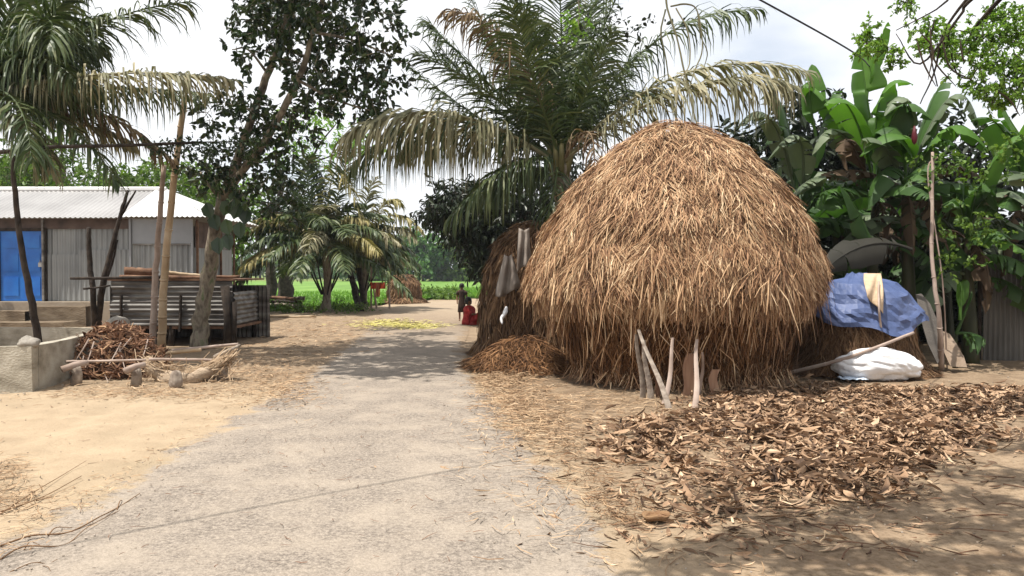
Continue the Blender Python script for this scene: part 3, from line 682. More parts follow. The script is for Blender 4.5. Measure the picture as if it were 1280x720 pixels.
# hip roof of corrugated tin
zr = at(210, 238, 26).z; ridge0, ridge1 = x0, (209 - 640) / 1000 * 26
eaveL, eaveR = x0, (262 - 640) / 1000 * 23.6; ye = 23.6; yr = 26
m = MB(); mat_split = (154 - 640) / 1000 * 23.8
def roofp(xa, xb, mat, xm=None, lift=0):
    mm = MB(); n_ = max(6, int((xb - xa) / .15 * 4))
    def fn(u, v):
        x = lerp(xa, xb, u); yy = lerp(ye, yr, v); z = lerp(ze + .02, zr, v)
        if xb >= eaveR - .01: x = lerp(lerp(xa, xb, u), lerp(xa, ridge1, u), v)
        return V(x, yy, z + lift + .018 * math.sin(x / .15 * 2 * PI))
    mm.grid(fn, n_, 4); return mm.build('roof', mat, ho, smooth=True)
roofp(x0, mat_split + .1, M_roof); roofp(mat_split, eaveR, M_roofn, lift=.03)
m = MB(); m.grid(lambda u, v: V(lerp(eaveR, ridge1, v), lerp(lerp(ye, 28.2, u), yr, v), lerp(ze + .02, zr, v) + .02 * math.sin(u * 28 * PI) + .03), 60, 3); m.build('roof', M_roofn, ho, smooth=True)
m = MB(); m.grid(lambda u, v: V(lerp(x0, lerp(eaveR, ridge1, v), u), lerp(28.2, yr, v), lerp(ze, zr, v)), 10, 3); m.build('roof', M_roof, ho)
m = MB(); m.tube([V(x0, yr, zr + .03), V(ridge1, yr, zr + .03)], .09, 8); m.build('ridge_cap', M_roofn, ho)
# door
dr_ = thing('door_holder', V(0, 0, 0), None, None); bpy.data.objects.remove(dr_)
xd0, xd1, zd1 = hx(3), hx(57), hz(289)
m = MB(); m.box(V((xd0 + xd1) / 2, HY - .05, (zf + zd1) / 2), (xd1 - xd0, .05, zd1 - zf))
door = m.build('door', M_blue, ho)
for k in range(2):
    cx = lerp(xd0, xd1, .25 + .5 * k); hw = (xd1 - xd0) * .21
    for j, (za, zb) in enumerate(((.05, .36), (.40, .70), (.74, .96))):
        m = MB(); m.box(V(cx, HY - .085, lerp(zf, zd1, (za + zb) / 2)), (hw * 2 * .8, .02, (zd1 - zf) * (zb - za) * .85)); m.build('door_panel', M_blue, door)
m = MB()
for j in range(14): 
    z = lerp(zf, zd1, .20 + .016 * j * 1.4)
m.box(V(xd0 - .04, HY - .07, (zf + zd1) / 2), (.08, .09, zd1 - zf)); m.box(V(xd1 + .04, HY - .07, (zf + zd1) / 2), (.08, .09, zd1 - zf)); m.box(V((xd0 + xd1) / 2, HY - .07, zd1 + .045), (xd1 - xd0 + .16, .09, .09))
m.build('door_frame', M_barkd, ho)
m = MB(); m.box(V(xd1 - .09, HY - .11, hz(331)), (.10, .05, .13)); m.tube([V(xd1 - .12, HY - .11, hz(329)), V(xd1 - .09, HY - .12, hz(325)), V(xd1 - .06, HY - .11, hz(329))], .012, 6)
m.build('padlock', M_metal, door)
m = MB(); m.box(V((x0 + x1) / 2 - 0, HY + 1.5, zf / 2 - .02), (x1 - x0 + .3, 4.2, zf + .01)); m.build('plinth', M_mudl, ho)
def wbox(name, xa, xb, ya, yb, za, zb, mat, par=ho):
    m = MB(); n_ = 40
    def fn(u, v):
        ring = ((ya, za), (ya, zb), (yb, zb), (yb, zb)); y_, z_ = ring[int(v * 3 + .01)]
        x_ = lerp(xa, xb, u); k = noise.noise(V(x_ * 1.1, v * 3, 5)); return V(x_, y_ + .09 * k, z_ + .04 * noise.noise(V(x_ * .8, 1, v)) * (z_ > za))
    m.grid(fn, n_, 3); return m.build(name, mat, par)
wbox('step', x0, hx(62), HY - 1.25, HY - .55, -.05, .50, M_mud); wbox('step', hx(62), hx(128), HY - .9, HY - .5, -.05, .62, M_mud)
wbox('step', x0, hx(125), HY - 1.9, HY - 1.2, -.05, .22, M_mud)
# bluish pot plant by the door
pb = thing('potted_plant', V(hx(-2), HY - 1.0, .5), 'dark leafy plant in front of the left side of the blue door', 'plant')
m = MB(); P0 = V(hx(3), HY - 1.0, .5)
m.tube([P0, P0 + V(.02, 0, 1.2)], .02, 6); m.build('stem', M_barkd, pb)
m = MB(); rg2 = random.Random(5)
for k in range(7):
    a = rg2.uniform(0, 6.28); d = V(math.cos(a), math.sin(a) * .6, 0); base = P0 + Z * rg2.uniform(.7, 1.2)
    frond(m, rg2, base, base + d * .2 + Z * .45, base + d * rg2.uniform(.4, .55) + Z * rg2.uniform(-.3, .2), .22, 12, .5, .045, .008, ragged=0)
m.build('foliage', M_dark, pb)

# ------------------------------------------------------------------ raised tin pen
PY = 17.5
px_ = lambda p, Y=PY: (p - 640) / 1000 * Y
pen = thing('tin_pen', V(px_(215), PY + 1, 0), 'raised animal pen with rusty sideways corrugated tin walls on short wooden legs', 'pen')
za, zb = .42, 1.42; xa, xb = px_(137), px_(290)
m = MB(); m.corr(V(xa, PY, za), Z, V(1, 0, 0), .52, xb - xa, .105, .018, V(0, -1, 0), rows=10, sag=.03); m.build('tin_wall', M_tindark, pen, smooth=True)
m = MB(); m.corr(V(xa + .02, PY + .03, za + .5), Z, V(1, 0, 0), .5, xb - xa - .02, .105, .018, V(0, -1, 0), rows=10, sag=.03); m.build('tin_wall', M_tindark, pen, smooth=True)
s0 = V(xb + .03, PY + .05, za + .02); s1 = V(-6.22, 19.6, 0); dd = (V(s1.x, s1.y, 0) - V(s0.x, s0.y, 0)); sn = V(dd.y, -dd.x, 0).normalized()
m = MB(); m.corr(s0, Z, dd.normalized(), .72, dd.length, .105, .018, sn, rows=4, sag=.05); m.build('tin_wall', M_tindark, pen, smooth=True)
m = MB(); m.corr(V(xa, 19.55, -.02), V(1, 0, 0), Z, xb - xa + .2, 1.3, .1, .018, V(0, -1, 0)); m.build('tin_wall', M_tindark, pen)
m = MB(); m.corr(V(xa, 19.5, -.02), V(0, -1, 0), Z, 2.0, 1.3, .1, .018, V(-1, 0, 0)); m.build('tin_wall', M_tindark, pen)
m = MB(); m.box(V((xa + xb) / 2, PY + 1.05, za - .04), (xb - xa, 2.05, .06)); m.build('floor_board', M_woodb, pen)
m = MB(); m.box(V((xa + xb) / 2, PY + 1.05, zb + .01), (xb - xa + .1, 2.1, .04)); m.build('top_board', M_woodb, pen)
for (x_, y_) in ((xa + .08, PY + .08), (xa + 1.3, PY + .08), (xb - .1, PY + .1), (xb + .05, PY - .06), (-6.3, 19.5), (-8.6, 19.5), (xb - .6, PY + .1)):
    m = MB(); h_ = .42 if y_ < 19 and x_ < xb else .95
    m.tube([V(x_, y_, -.05), V(x_ + .02, y_, h_)], .07 if h_ < .5 else .06, 8, wob=.3); m.build('leg', M_barkd, pen, smooth=True)
m = MB(); m.tube([V(xb - .06, PY - .1, -.05), V(xb - .05, PY - .1, .6), V(xb - .12, PY - .08, 1.3)], [.10, .08, .1], 9, wob=.6); m.build('post', M_barkd, pen, smooth=True)
for k, x_ in enumerate((px_(226), px_(152))):
    m = MB(); m.tube([V(x_, PY - .06, .3), V(x_ + .02, PY - .06, 1.1)], .035, 6, wob=.3); m.build('batten', M_barkd, pen)
top = [((88, 348), (210, 346), .03, .035, M_barkd, 'dark pole whose tip juts far left off the top of the tin pen', 16.9),
       ((155, 338), (192, 340), .10, .09, M_woodb, 'thick short brown log lying on top of the tin pen', 18.0),
       ((205, 340), (262, 345), .045, .03, M_bamboo, 'orange brown split bamboo on top of the tin pen, right of the thick log', 17.6),
       ((150, 346), (300, 346), .045, .035, M_woodb, 'long reddish pole laid along the front edge of the pen top', 17.45),
       ((104, 361), (138, 357), .025, .02, M_barkd, 'thin dark rod sticking out left of the pen wall', 17.5),
       ((210, 343), (290, 347), .03, .03, M_woodg, 'grey pole laid behind the reddish pole on the pen top', 17.9)]
for (a_, b_, r0, r1, mt, lb, Y) in top:
    A, B = at(*a_, Y), at(*b_, Y + .15)
    stick('wooden_pole', [A, (A + B) / 2 + V(0, 0, -.01), B], r0, r1, mt, lb, 'pole', 'poles stored on the tin pen')
# ------------------------------------------------------------------ bamboo poles and slim trunks on the left
stick('bamboo_pole', [at(202, 437, 16.2), at(205, 350, 16.1), at(218, 220, 15.9), at(234, 97, 15.6)], .085, .05, M_bamboo, 'tallest upright bamboo pole, thick and golden, in front of the tin pen', 'bamboo pole', nodes=.42, n=10)
stick('bamboo_pole', [at(191, 437, 16.4), at(194, 350, 16.4), at(200, 270, 16.3), at(205, 206, 16.2)], .07, .045, M_bamboog, 'shorter greyish bamboo pole just left of the tall golden one', 'bamboo pole', nodes=.42, n=10)
stick('slim_trunk', [gp(54, 462), at(40, 380, 12.9), at(24, 290, 12.8), at(14, 190, 12.6)], .065, .035, M_barkd, 'slim dark trunk leaning left over the concrete wall', 'tree trunk')
stick('slim_trunk', [gp(120, 425) + V(0, 0, -.02), at(117, 380, 18.0), at(112, 320, 18), at(111, 285, 18)], .075, .045, M_barkd, 'left and straighter of the two dark stems between door and pen', 'post')
vt = thing('forked_trunk', gp(122, 425), 'right one of the two dark stems by the pen, forked at its top', 'tree trunk')
m = MB(); limb(m, [gp(122, 425), at(126, 370, 18), at(140, 310, 18), at(152, 265, 18), at(160, 238, 18)], .085, .03, 8); m.build('trunk', M_barkd, vt, smooth=True)
m = MB(); limb(m, [at(150, 272, 18), at(158, 258, 18), at(170, 238, 18)], .04, .018, 6); limb(m, [at(128, 360, 18), at(140, 330, 18.1), at(147, 300, 18)], .04, .015, 6); m.build('branch', M_barkd, vt, smooth=True)
stick('trellis_pole', [at(-20, 193, 12.6), at(60, 184, 12.7), at(150, 182, 13.2), at(250, 178, 14.6)], .035, .022, M_barkd, 'dark horizontal pole hung at palm height across the left side', 'pole')
vn = thing('climbing_vine', at(290, 178, 14.8), 'leafy vine trailing along the cable between bamboo pole and jackfruit tree', 'vine')
m = MB(); m.tube(path([at(150, 181, 14.2), at(230, 178, 14.5), at(320, 177, 15)], 8), .012, 5); m.build('stem', M_barkd, vn)
m = MB(); rg2 = random.Random(8)
for px in range(190, 330, 5):
    clump(m, rg2, at(px, 180 + rg2.uniform(-4, 8), 14.6), (.12, .15, .10), 6, 4, .09, .045)
m.build('foliage', M_jack, vn)

# ------------------------------------------------------------------ concrete wall enclosure
C0 = gp(40, 490); C1 = V(-7.0, 14.3, 0)
cw = thing('concrete_wall', C0, 'low weathered concrete enclosure wall with a corner at the left edge', 'wall')
def cwall(A, B, h, th, name):
    m = MB(); d = (B - A); n_ = V(d.y, -d.x, 0).normalized() * th * .5; k = 30
    def fn(u, v):
        seq = ((-1, -.05), (-1, h), (1, h), (1, -.05)); s_, z = seq[int(v * 3 + .01)]
        p = A.lerp(B, u) + n_ * s_; w_ = noise.noise(p * 2.2 + V(0, 0, z)) * .014
        return p + V(w_, w_, 0) + Z * (z + (0.018 * noise.noise(p * 1.9) if z > .1 else 0))
    m.grid(fn, k, 3); u = len(m.v); m.f.append((0, 1, 2, 3)); m.f.append((k * 4 + 3, k * 4 + 2, k * 4 + 1, k * 4)); return m.build(name, M_conc, cw)
cwall(V(-12.5, C0.y + .07, 0), C0 + V(-.0, .07, 0), .60, .14, 'front_wall'); cwall(C0 + V(-.07, .142, 0), C1 + V(-.07, 0, 0), .602, .14, 'side_wall'); cwall(V(-13, 14.38, 0), C1 + V(-.15, .08, 0), .60, .13, 'back_wall')
def rock(c, rad, label, seed, name='stone', mat=M_stone, cat='stone'):
    m = MB(); c = Vector(c)
    def fn(u, v):
        a = u * 2 * PI; b_ = (v - .5) * PI; d = V(math.cos(a) * math.cos(b_), math.sin(a) * math.cos(b_), math.sin(b_))
        k = 1 + .28 * noise.noise(d * 1.4 + V(seed, 0, 0)) + .08 * noise.noise(d * 5 + V(0, seed, 0)); return c + V(d.x * rad[0], d.y * rad[1], d.z * rad[2]) * k
    m.grid(fn, 20, 14); tag(m.build(name, mat, origin=c, smooth=True), label, cat)
rock(C0 + V(-.10, .10, .65), (.14, .11, .085), 'pale round stone sitting on the corner of the concrete wall', 1.2)
rock(at(147, 403, 13.4), (.17, .13, .10), 'flat pale stone lying on top of the twig heap', 4.4)

# ------------------------------------------------------------------ twig heap, log stools, fibre bundle
TH = V(-6.25, 12.6, 0)
th = thing('twig_heap', TH, 'heap of reddish brown twigs and husks beside the concrete wall', 'heap')
pt = [(.02, .72), (.28, .66), (.52, .46), (.68, .25), (.78, .02)]
m = MB(); m.lathe([(r_ * .85, z - .06) for r_, z in reversed(pt)], 32, TH, fnl(.18)); m.build('heap_core', pmat('heap_brown', [(.035, .018, .01), (.12, .06, .035)], .95, scale=9, bump=1), th)
m = MB(); rg2 = random.Random(9)
for i in range(520):
    t = rg2.random() ** .7; r_, z, _, _ = prof_at(pt, t); a = rg2.uniform(PI * .9, 2.1 * PI) if rg2.random() < .75 else rg2.uniform(0, 6.28)
    p = TH + V(math.cos(a) * r_, math.sin(a) * r_, z + rg2.uniform(-.03, .06)); d = rv(rg2); d.z *= .55; d.normalize(); l = rg2.uniform(.08, .34)
    m.tube([p - d * l * .5, p + rv(rg2, .02), p + d * l * .5], [.006, rg2.uniform(.007, .018), .005], 4, cap=False)
for i in range(420):
    t = rg2.random() ** .7; r_, z, _, _ = prof_at(pt, t); a = rg2.uniform(0, 6.28); p = TH + V(math.cos(a) * r_, math.sin(a) * r_, z + rg2.uniform(0, .05))
    leaf(m, p, rv(rg2).normalized(), rv(rg2).normalized(), rg2.uniform(.06, .16), rg2.uniform(.03, .07), .3)
m.build('twigs', pmat('twig_brown', [(.05, .022, .012), (.14, .07, .04), (.26, .14, .08), (.42, .28, .16)], .85, island=True), th)
m = MB()
for i in range(16):
    a = rg2.uniform(PI, 2 * PI); p = TH + V(math.cos(a) * .55, math.sin(a) * .55, rg2.uniform(.2, .6)); d = V(rg2.uniform(-.5, .5), -.5, -rg2.uniform(.2, 1)).normalized()
    m.tube([p, p + d * .2, p + d * .45 + V(0, 0, .02)], [.012, .01, .006], 5)
m.build('pale_twigs', M_bamboog, th)
def stool(base, log_a, log_b, lr, label, Y, pw):
    o = thing('log_stool', gp(*base), label, 'log stool', 'log stools by the wall'); B = gp(*base)
    A_, B_ = at(*log_a, Y), at(*log_b, Y + .25)
    m = MB(); c_ = (A_ + B_) / 2; m.tube([V(c_.x, c_.y + .02, -.03), V(c_.x + .02, c_.y + .02, (c_.z) * .6), V(c_.x, c_.y, c_.z - lr * .5)], [pw, pw * .8, pw * .95], 9, wob=.5); m.build('post', M_woodg, o, smooth=True)
    m = MB(); m.tube([A_, (A_ + B_) / 2 + V(0, 0, .015), B_], [lr, lr * 1.05, lr * .9], 10, wob=.3); m.build('log', M_bamboog, o, smooth=True)
stool((95, 484), (77, 462), (110, 453), .042, 'left one of two small log stools next to the concrete wall', 11.2, .085)
stool((172, 487), (156, 464), (181, 456), .045, 'right one of two small log stools, at the end of the fibre bundle', 11.1, .075)
for (a_, b_, r_, mt, lb, Ya, Yb) in (((83, 452), (182, 450), .02, M_bamboog, 'thin grey pole resting across the left log stool towards the heap', 11.5, 11.6),
        ((186, 449), (270, 450), .024, M_bamboog, 'pale pole laid along the top of the fibre bundle', 11.6, 11.9),
        ((215, 438), (298, 430), .026, M_bamboog, 'pale straight pole lying behind the fibre bundle under the jackfruit tree', 13.2, 13.4),
        ((268, 446), (300, 432), .03, M_woodg, 'short pole rising to the right out of the fibre bundle', 12.1, 12.6),
        ((205, 442), (252, 437), .035, M_bamboo, 'short reddish cut bamboo at the foot of the bamboo poles', 13.0, 13.1)):
    A, B = at(*a_, Ya), at(*b_, Yb); stick('bamboo_pole', [A, (A + B) / 2, B], r_, r_ * .85, mt, lb, 'pole')
fb = thing('fibre_bundle', gp(235, 480), 'pale tangled bundle of dry fibres and roots sagging between low stumps', 'fibre bundle')
m = MB(); rg2 = random.Random(12)
for i in range(520):
    u0, u1 = sorted((rg2.uniform(0, 1), rg2.uniform(0, 1))); 
    if u1 - u0 < .15: continue
    off = rv(rg2, .05)
    def cp(u): 
        px = lerp(180, 292, u); py = 447 + 30 * (1 - (2 * u - .95) ** 2) * .85 - 4 * u; return at(px, min(483, py), 11.75) 
    pts = [cp(lerp(u0, u1, k / 6)) + off + rv(rg2, .018) for k in range(7)]
    pts = [V(p.x, p.y, max(.01, p.z)) for p in pts]
    m.tube(pts, rg2.uniform(.004, .010), 3, cap=False)
for i in range(150):
    p = at(rg2.uniform(170, 290), rg2.uniform(450, 482), 11.7); d = rv(rg2); d.z -= .5; d.normalize(); l = rg2.uniform(.1, .35)
    q = [p, p + d * l * .5 + rv(rg2, .03), p + d * l]; q = [V(a.x, a.y, max(.012, a.z)) for a in q]; m.tube(q, .005, 3, cap=False)
m.build('fibres', pmat('fibre_pale', [(0.234, 0.156, 0.0975), (0.429, 0.312, 0.2015), (0.598, 0.468, 0.325)], .9, island=True), fb)
def limbtube(pts, r0, r1, nm, mt, par):
    m = MB(); limb(m, pts, r0, r1, 9, 6, .4); m.build(nm, mt, par, smooth=True)
limbtube([at(182, 452, 11.8), at(205, 470, 11.7), at(235, 474, 11.6), at(262, 464, 11.7), at(285, 450, 11.9)], .09, .10, 'root', pmat('root_grey', [(0.275, 0.2, 0.1375), (0.45, 0.35, 0.25)], .9, scale=6, bump=1, bscale=30, stretch=(1, 1, 4)), fb)
rock(gp(216, 486) + V(0, .1, .1), (.09, .08, .16), 'small grey stump under the middle of the fibre bundle', 2.2, 'stump', M_woodg, 'stump')
rock(gp(272, 476) + V(0, .1, .13), (.12, .1, .19), 'larger grey stump under the right end of the fibre bundle', 3.2, 'stump', M_woodg, 'stump')

# ------------------------------------------------------------------ trees
def tree(name, base, label, trunks, clumps, leafmat, barkmat, L_, W_, seed, per=7, droop=.3, twigs=60, group=None, cat='tree', spread=.9, shell=.4, woodn=True):
    o = thing(name, base, label, cat, group); rg2 = random.Random(seed)
    m = MB()
    for pts, r0, r1 in trunks: limb(m, pts, r0, r1, 8, 5, .25)
    wd = m
    c_ = MB()
    for (c, rad, k) in clumps: clump(c_, rg2, c, rad, max(2, int(twigs * k)), per, L_, W_, droop, wd if woodn else None, shell, spread)
    m.build('trunk', barkmat, o, smooth=True); c_.build('crown', leafmat, o)
    return o
J = 16.8
jb = gp(247, 435); jb = V(at(247, 435, J).x, J, 0)
A1 = at(262, 330, 16.5); A2 = at(278, 250, 16.1); 
jt = [([jb, at(250, 400, 16.8), A1, A2], .175, .125),
      ([A2, at(300, 190, 15.8), at(328, 110, 15.5), at(350, 50, 15.3), at(372, -30, 15)], .095, .05),
      ([at(285, 238, 16), at(335, 170, 15.4), at(372, 100, 15), at(392, 40, 14.8), at(415, -40, 14.6)], .085, .04),
      ([at(372, 100, 15), at(420, 125, 14.9), at(470, 140, 14.8)], .035, .01),
      ([at(392, 40, 14.8), at(440, 50, 14.6), at(490, 70, 14.5)], .035, .01),
      ([at(335, 92, 15.5), at(310, 62, 15.4), at(290, 62, 15.3)], .03, .01),
      ([A2, at(262, 232, 16), at(250, 215, 16)], .05, .015)]
jc = []
for (px, py, Y, rx, rz, k) in ((385, 10, 15, 1.0, .6, 1.5), (330, -20, 15, 1.0, .6, 1.2), (440, 20, 14.7, .9, .65, 1.4), (470, 5, 14.6, .5, .5, .6), (415, 80, 14.9, .8, .6, 1.2), (460, 95, 14.8, .55, .55, .8), (445, 130, 14.8, .6, .35, .6), (395, 110, 15, .55, .45, .6),
                            (325, 60, 15.3, .4, .55, .45), (360, 75, 15.2, .4, .5, .45), (300, 55, 15.3, .3, .3, .25), (340, 30, 15.3, .4, .4, .4), (482, 80, 14.5, .35, .5, .35), (265, 215, 16, .55, .5, .8), (300, 215, 15.9, .5, .5, .8), (320, 170, 15.6, .45, .35, .6), (340, 215, 15.6, .5, .7, .9), (265, 135, 15.8, .35, .45, .45), (355, 140, 15.3, .5, .35, .5),
                            (355, 270, 15.8, .35, .4, .4), (372, 180, 15.4, .35, .5, .35), (300, 130, 15.6, .4, .4, .5), (370, -70, 14, 1.6, .8, 2.0), (450, -80, 13.8, 1.4, .8, 1.8)):
    jc.append((at(px, py, Y), (rx, rx * 1.2, rz), k * 1.2))
r3 = random.Random(5)
for px, py, k in ((440, 430, 1), (480, 425, 1.2), (520, 430, 1.3), (560, 440, 1.2), (590, 430, .8), (500, 448, 1.2), (460, 455, .9), (545, 455, .8), (420, 450, .7), (585, 450, .6), (400, 440, .7), (530, 418, .9), (480, 412, .8), (330, 445, .6), (370, 440, .7), (440, 466, .6), (480, 468, .7), (520, 466, .6), (555, 462, .6)):
    H_ = r3.uniform(7.6, 8.8); p = gp(px, py); jc.append((V(p.x + SUN.x / SUN.z * H_, p.y + SUN.y / SUN.z * H_, H_), (.75, .75, .45), k * 2.0))
jo = tree('jackfruit_tree', jb, 'tall jackfruit tree with dark glossy leaves rising between tin pen and road', jt, jc, M_jack, M_bark, .155, .095, 21, per=7, droop=.25, twigs=42, shell=.15)
m = MB(); rg2 = random.Random(2)
for px, py in ((258, 262), (266, 276), (288, 258), (300, 262), (282, 282), (284, 300), (272, 305), (310, 268), (294, 246), (300, 285)):
    p = at(px, py, 15.9); leaf(m, p + Z * .14, (V(rg2.uniform(-.4, .4), -.2, -1)).normalized(), V(0, -1, .1), .36, .28, .05)
m.build('low_leaves', M_jack, jo)

# mango tree behind second stack
mb_ = V(1.2, 24, 0)
tree('mango_tree', mb_, 'dark dense mango tree behind the dark narrow haystack', [([mb_, V(.9, 24, 2.2), V(.2, 23.8, 4)], .3, .1), ([V(.9, 24, 2), V(-.8, 23.6, 3.2), V(-1.8, 23.4, 3.6)], .12, .03)],
     [(at(px, py, 23.5), (rx, rx * 1.2, rz), k * 1.3) for px, py, rx, rz, k in ((655, 255, 1.3, 1.0, 2.2), (610, 260, 1.1, .8, 1.6), (575, 265, .8, .5, .9), (640, 300, 1.2, .9, 2), (605, 305, .75, .7, 1.1), (560, 245, .6, .3, .4), (690, 230, 1.4, 1.2, 2), (665, 330, 1.2, .8, 1.6), (720, 290, 1.4, 1.4, 1.5), (540, 262, .35, .3, .2), (590, 280, .9, .8, 1.4), (560, 262, .6, .4, .6), (625, 320, .8, .6, 1.2), (600, 240, .9, .4, .9))],
     M_dark, M_barkd, .24, .08, 31, per=8, droop=.7, twigs=75, shell=.1)
# trees behind the bananas
bi = 0
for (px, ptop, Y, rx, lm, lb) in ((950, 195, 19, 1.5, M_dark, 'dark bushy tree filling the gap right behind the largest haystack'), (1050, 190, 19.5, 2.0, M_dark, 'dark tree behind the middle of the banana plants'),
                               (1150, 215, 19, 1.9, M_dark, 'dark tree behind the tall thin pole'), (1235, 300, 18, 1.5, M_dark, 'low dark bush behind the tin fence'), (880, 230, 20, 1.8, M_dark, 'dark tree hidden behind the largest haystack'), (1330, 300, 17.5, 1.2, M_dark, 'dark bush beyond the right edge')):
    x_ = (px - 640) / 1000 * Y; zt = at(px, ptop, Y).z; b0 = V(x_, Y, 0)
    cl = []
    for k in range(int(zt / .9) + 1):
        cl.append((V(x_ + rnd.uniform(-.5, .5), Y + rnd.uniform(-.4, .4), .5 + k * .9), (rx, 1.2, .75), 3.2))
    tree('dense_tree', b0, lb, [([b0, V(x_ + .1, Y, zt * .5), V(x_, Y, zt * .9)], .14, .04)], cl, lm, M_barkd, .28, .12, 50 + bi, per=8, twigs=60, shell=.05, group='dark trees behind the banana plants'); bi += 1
# bright trees behind the house
for i, (px, ptop, Y, rx, lb) in enumerate(((10, 190, 33, 2.6, 'bright green tree left of the palm trunk line behind the house'), (80, 178, 35, 2.6, 'bright green tree behind the house above the blue door'), (150, 192, 32, 2.4, 'bright green tree behind the middle of the tin roof'),
                                (215, 200, 34, 2.2, 'bright green tree behind the right end of the roof ridge'), (265, 215, 31, 1.7, 'bright green tree just right of the house roof'), (-50, 170, 34, 3, 'bright green tree beyond the left edge'))):
    x_ = (px - 640) / 1000 * Y; zt = at(px, ptop, Y).z; b0 = V(x_, Y, 0); r3 = random.Random(70 + i)
    cl = [(V(x_ + r3.uniform(-rx, rx) * .6, Y + r3.uniform(-1, 1), zt - r3.uniform(.6, 3.2)), (1.3, 1.3, .9), 1.0) for _ in range(9)]
    tree('leafy_tree', b0, lb, [([b0, V(x_ + .3, Y, zt * .4), V(x_, Y, zt * .85)], .22, .06), ([V(x_ + .3, Y, zt * .4), V(x_ + 1.4, Y, zt * .75)], .1, .04)], cl, M_bright, M_bark, .26, .12, 70 + i, per=7, twigs=60, shell=.1, group='bright trees behind the tin house')
# trees on the field edge, left of the middle palm
tb = V((350 - 640) / 1000 * 44, 44, 0); YT = 44
def tk(px, py): return at(px, py, YT)
tree('field_tree', V(tk(337, 376).x, YT, 0), 'tall tree with crooked S shaped trunk and airy light leaves at field edge',
     [([V(tk(339, 376).x, YT, -.05), tk(339, 345), tk(334, 325), tk(324, 305), tk(330, 285), tk(345, 262), tk(352, 235)], .30, .14), ([tk(345, 262), tk(380, 215), tk(400, 180), tk(420, 155)], .10, .03), ([tk(352, 235), tk(345, 190), tk(360, 150)], .1, .03), ([tk(385, 205), tk(430, 190), tk(455, 185)], .05, .02)],
     [(tk(px, py), (rx, rx, rz), k) for px, py, rx, rz, k in ((385, 160, 1.4, .5, .4), (420, 150, 1.2, .4, .35), (400, 178, 1.6, .4, .45), (440, 175, 1.2, .3, .3), (360, 150, 1.2, .5, .35), (425, 200, 1.5, .3, .3), (345, 190, 1.1, .6, .4), (310, 250, 1.2, .8, .6), (460, 190, .8, .3, .2))],
     M_light, M_barkd, .30, .14, 90, per=6, twigs=55, shell=.1)
YT = 42
tree('field_tree', V(tk(357, 378).x, YT, 0), 'darker straight trunked tree just right of the crooked one at the field edge',
     [([V(tk(357, 378).x, YT, -.05), tk(356, 350), tk(358, 325), tk(365, 300), tk(360, 270)], .42, .22), ([tk(362, 305), tk(385, 280), tk(400, 262)], .12, .04)],
     [(tk(px, py), (rx, rx, rz), k) for px, py, rx, rz, k in ((350, 265, 1.4, .9, 1.2), (378, 270, 1.2, 1.0, 1.2), (335, 275, .9, .7, .7), (365, 300, .9, .5, .6), (390, 250, 1.1, .9, .9), (385, 225, .9, .8, .8))],
     M_dark, M_barkd, .30, .14, 91, per=7, twigs=60, shell=.1)
YT = 48
for px, lb, sd2 in ((302, 'small pale leaved sapling behind the pen by the field', 92),):
    tree('sapling', V(tk(px, 372).x, YT, 0), lb, [([V(tk(px, 372).x, YT, 0), tk(px, 330), tk(px - 1, 300)], .1, .05)], [(tk(px - 5, 300), (1.1, 1.1, .6), .8), (tk(px + 8, 285), (.8, .8, .6), .6)], M_light, M_bark, .3, .15, sd2, per=6)
# far tree line beyond the rice
i = 0; r3 = random.Random(44)
for px, ptop, Y in [(480, 296, 134), (505, 290, 130), (530, 284, 127), (556, 288, 131), (580, 292, 128), (606, 296, 132), (635, 290, 130), (670, 290, 131), (445, 305, 150), (710, 290, 133), (750, 288, 131), (800, 290, 134),
                 (415, 316, 190), (385, 314, 200), (355, 318, 195), (325, 313, 205), (295, 316, 200), (265, 312, 198), (230, 310, 205), (190, 310, 200), (150, 310, 205), (860, 290, 135), (1240, 285, 90), (1275, 292, 92), (1310, 286, 90)]:
    x_ = (px - 640) / 1000 * Y; zt = at(px, ptop, Y).z; rx = Y * .017; b0 = V(x_, Y, 0)
    cl = [(V(x_ + r3.uniform(-1, 1) * rx, Y + r3.uniform(-1.5, 1.5), r3.uniform(.08, .93) * (zt - .8) + .3), (rx * .62, 1.6, zt * .13), 1) for _ in range(13)]
    tree('far_tree', b0, ('round green tree in the tree line across the rice field' if Y < 140 else 'hazy tree on the far side of the fields, seen between the trunks'), [([b0, V(x_, Y, zt * .7)], .3, .15)], cl, M_far if r3.random() < .6 else M_bright, M_barkd, .85, .5, 100 + i, per=5, twigs=24, shell=.2, group='far tree line' if Y < 140 else 'hazy far trees', woodn=False)
    i += 1

# ------------------------------------------------------------------ coconut palms
def palm(name, base, crown, label, trunk_r, fr, seed, group=None, extra=None):
    """fr: list of (P1, P2, leaflet length, droop, material, n)"""
    o = thing(name, base, label, 'palm tree', group); rg2 = random.Random(seed)
    m = MB(); P = path([base, (Vector(base) + Vector(crown)) / 2 + V(.08, 0, 0), crown], 14); k = len(P)
    m.tube(P, [trunk_r * (1.5 - .6 * min(1, i / 5)) * (1 + .06 * (i % 2)) for i in range(k)], 12); m.build('trunk', M_bark, o, smooth=True)
    m = MB()
    for j in range(9):
        a = j * 2.4; d = V(math.cos(a), math.sin(a), 0); m.tube([crown + d * trunk_r * .6 - Z * .25, crown + d * trunk_r * 1.0 + Z * .15, crown + d * trunk_r * 1.2 + Z * .45], [.07, .06, .03], 6)
    m.build('leaf_bases', M_rachis, o, smooth=True)
    for (P1, P2, LL, dr, mt, n_, *rest) in fr:
        m = MB(); W_ = rest[0] if rest else .045
        frond(m, rg2, Vector(crown) + rv(rg2, .05), P1, P2, LL, n_, dr, W_, .035)
        m.build('frond', mt, o)
    return o
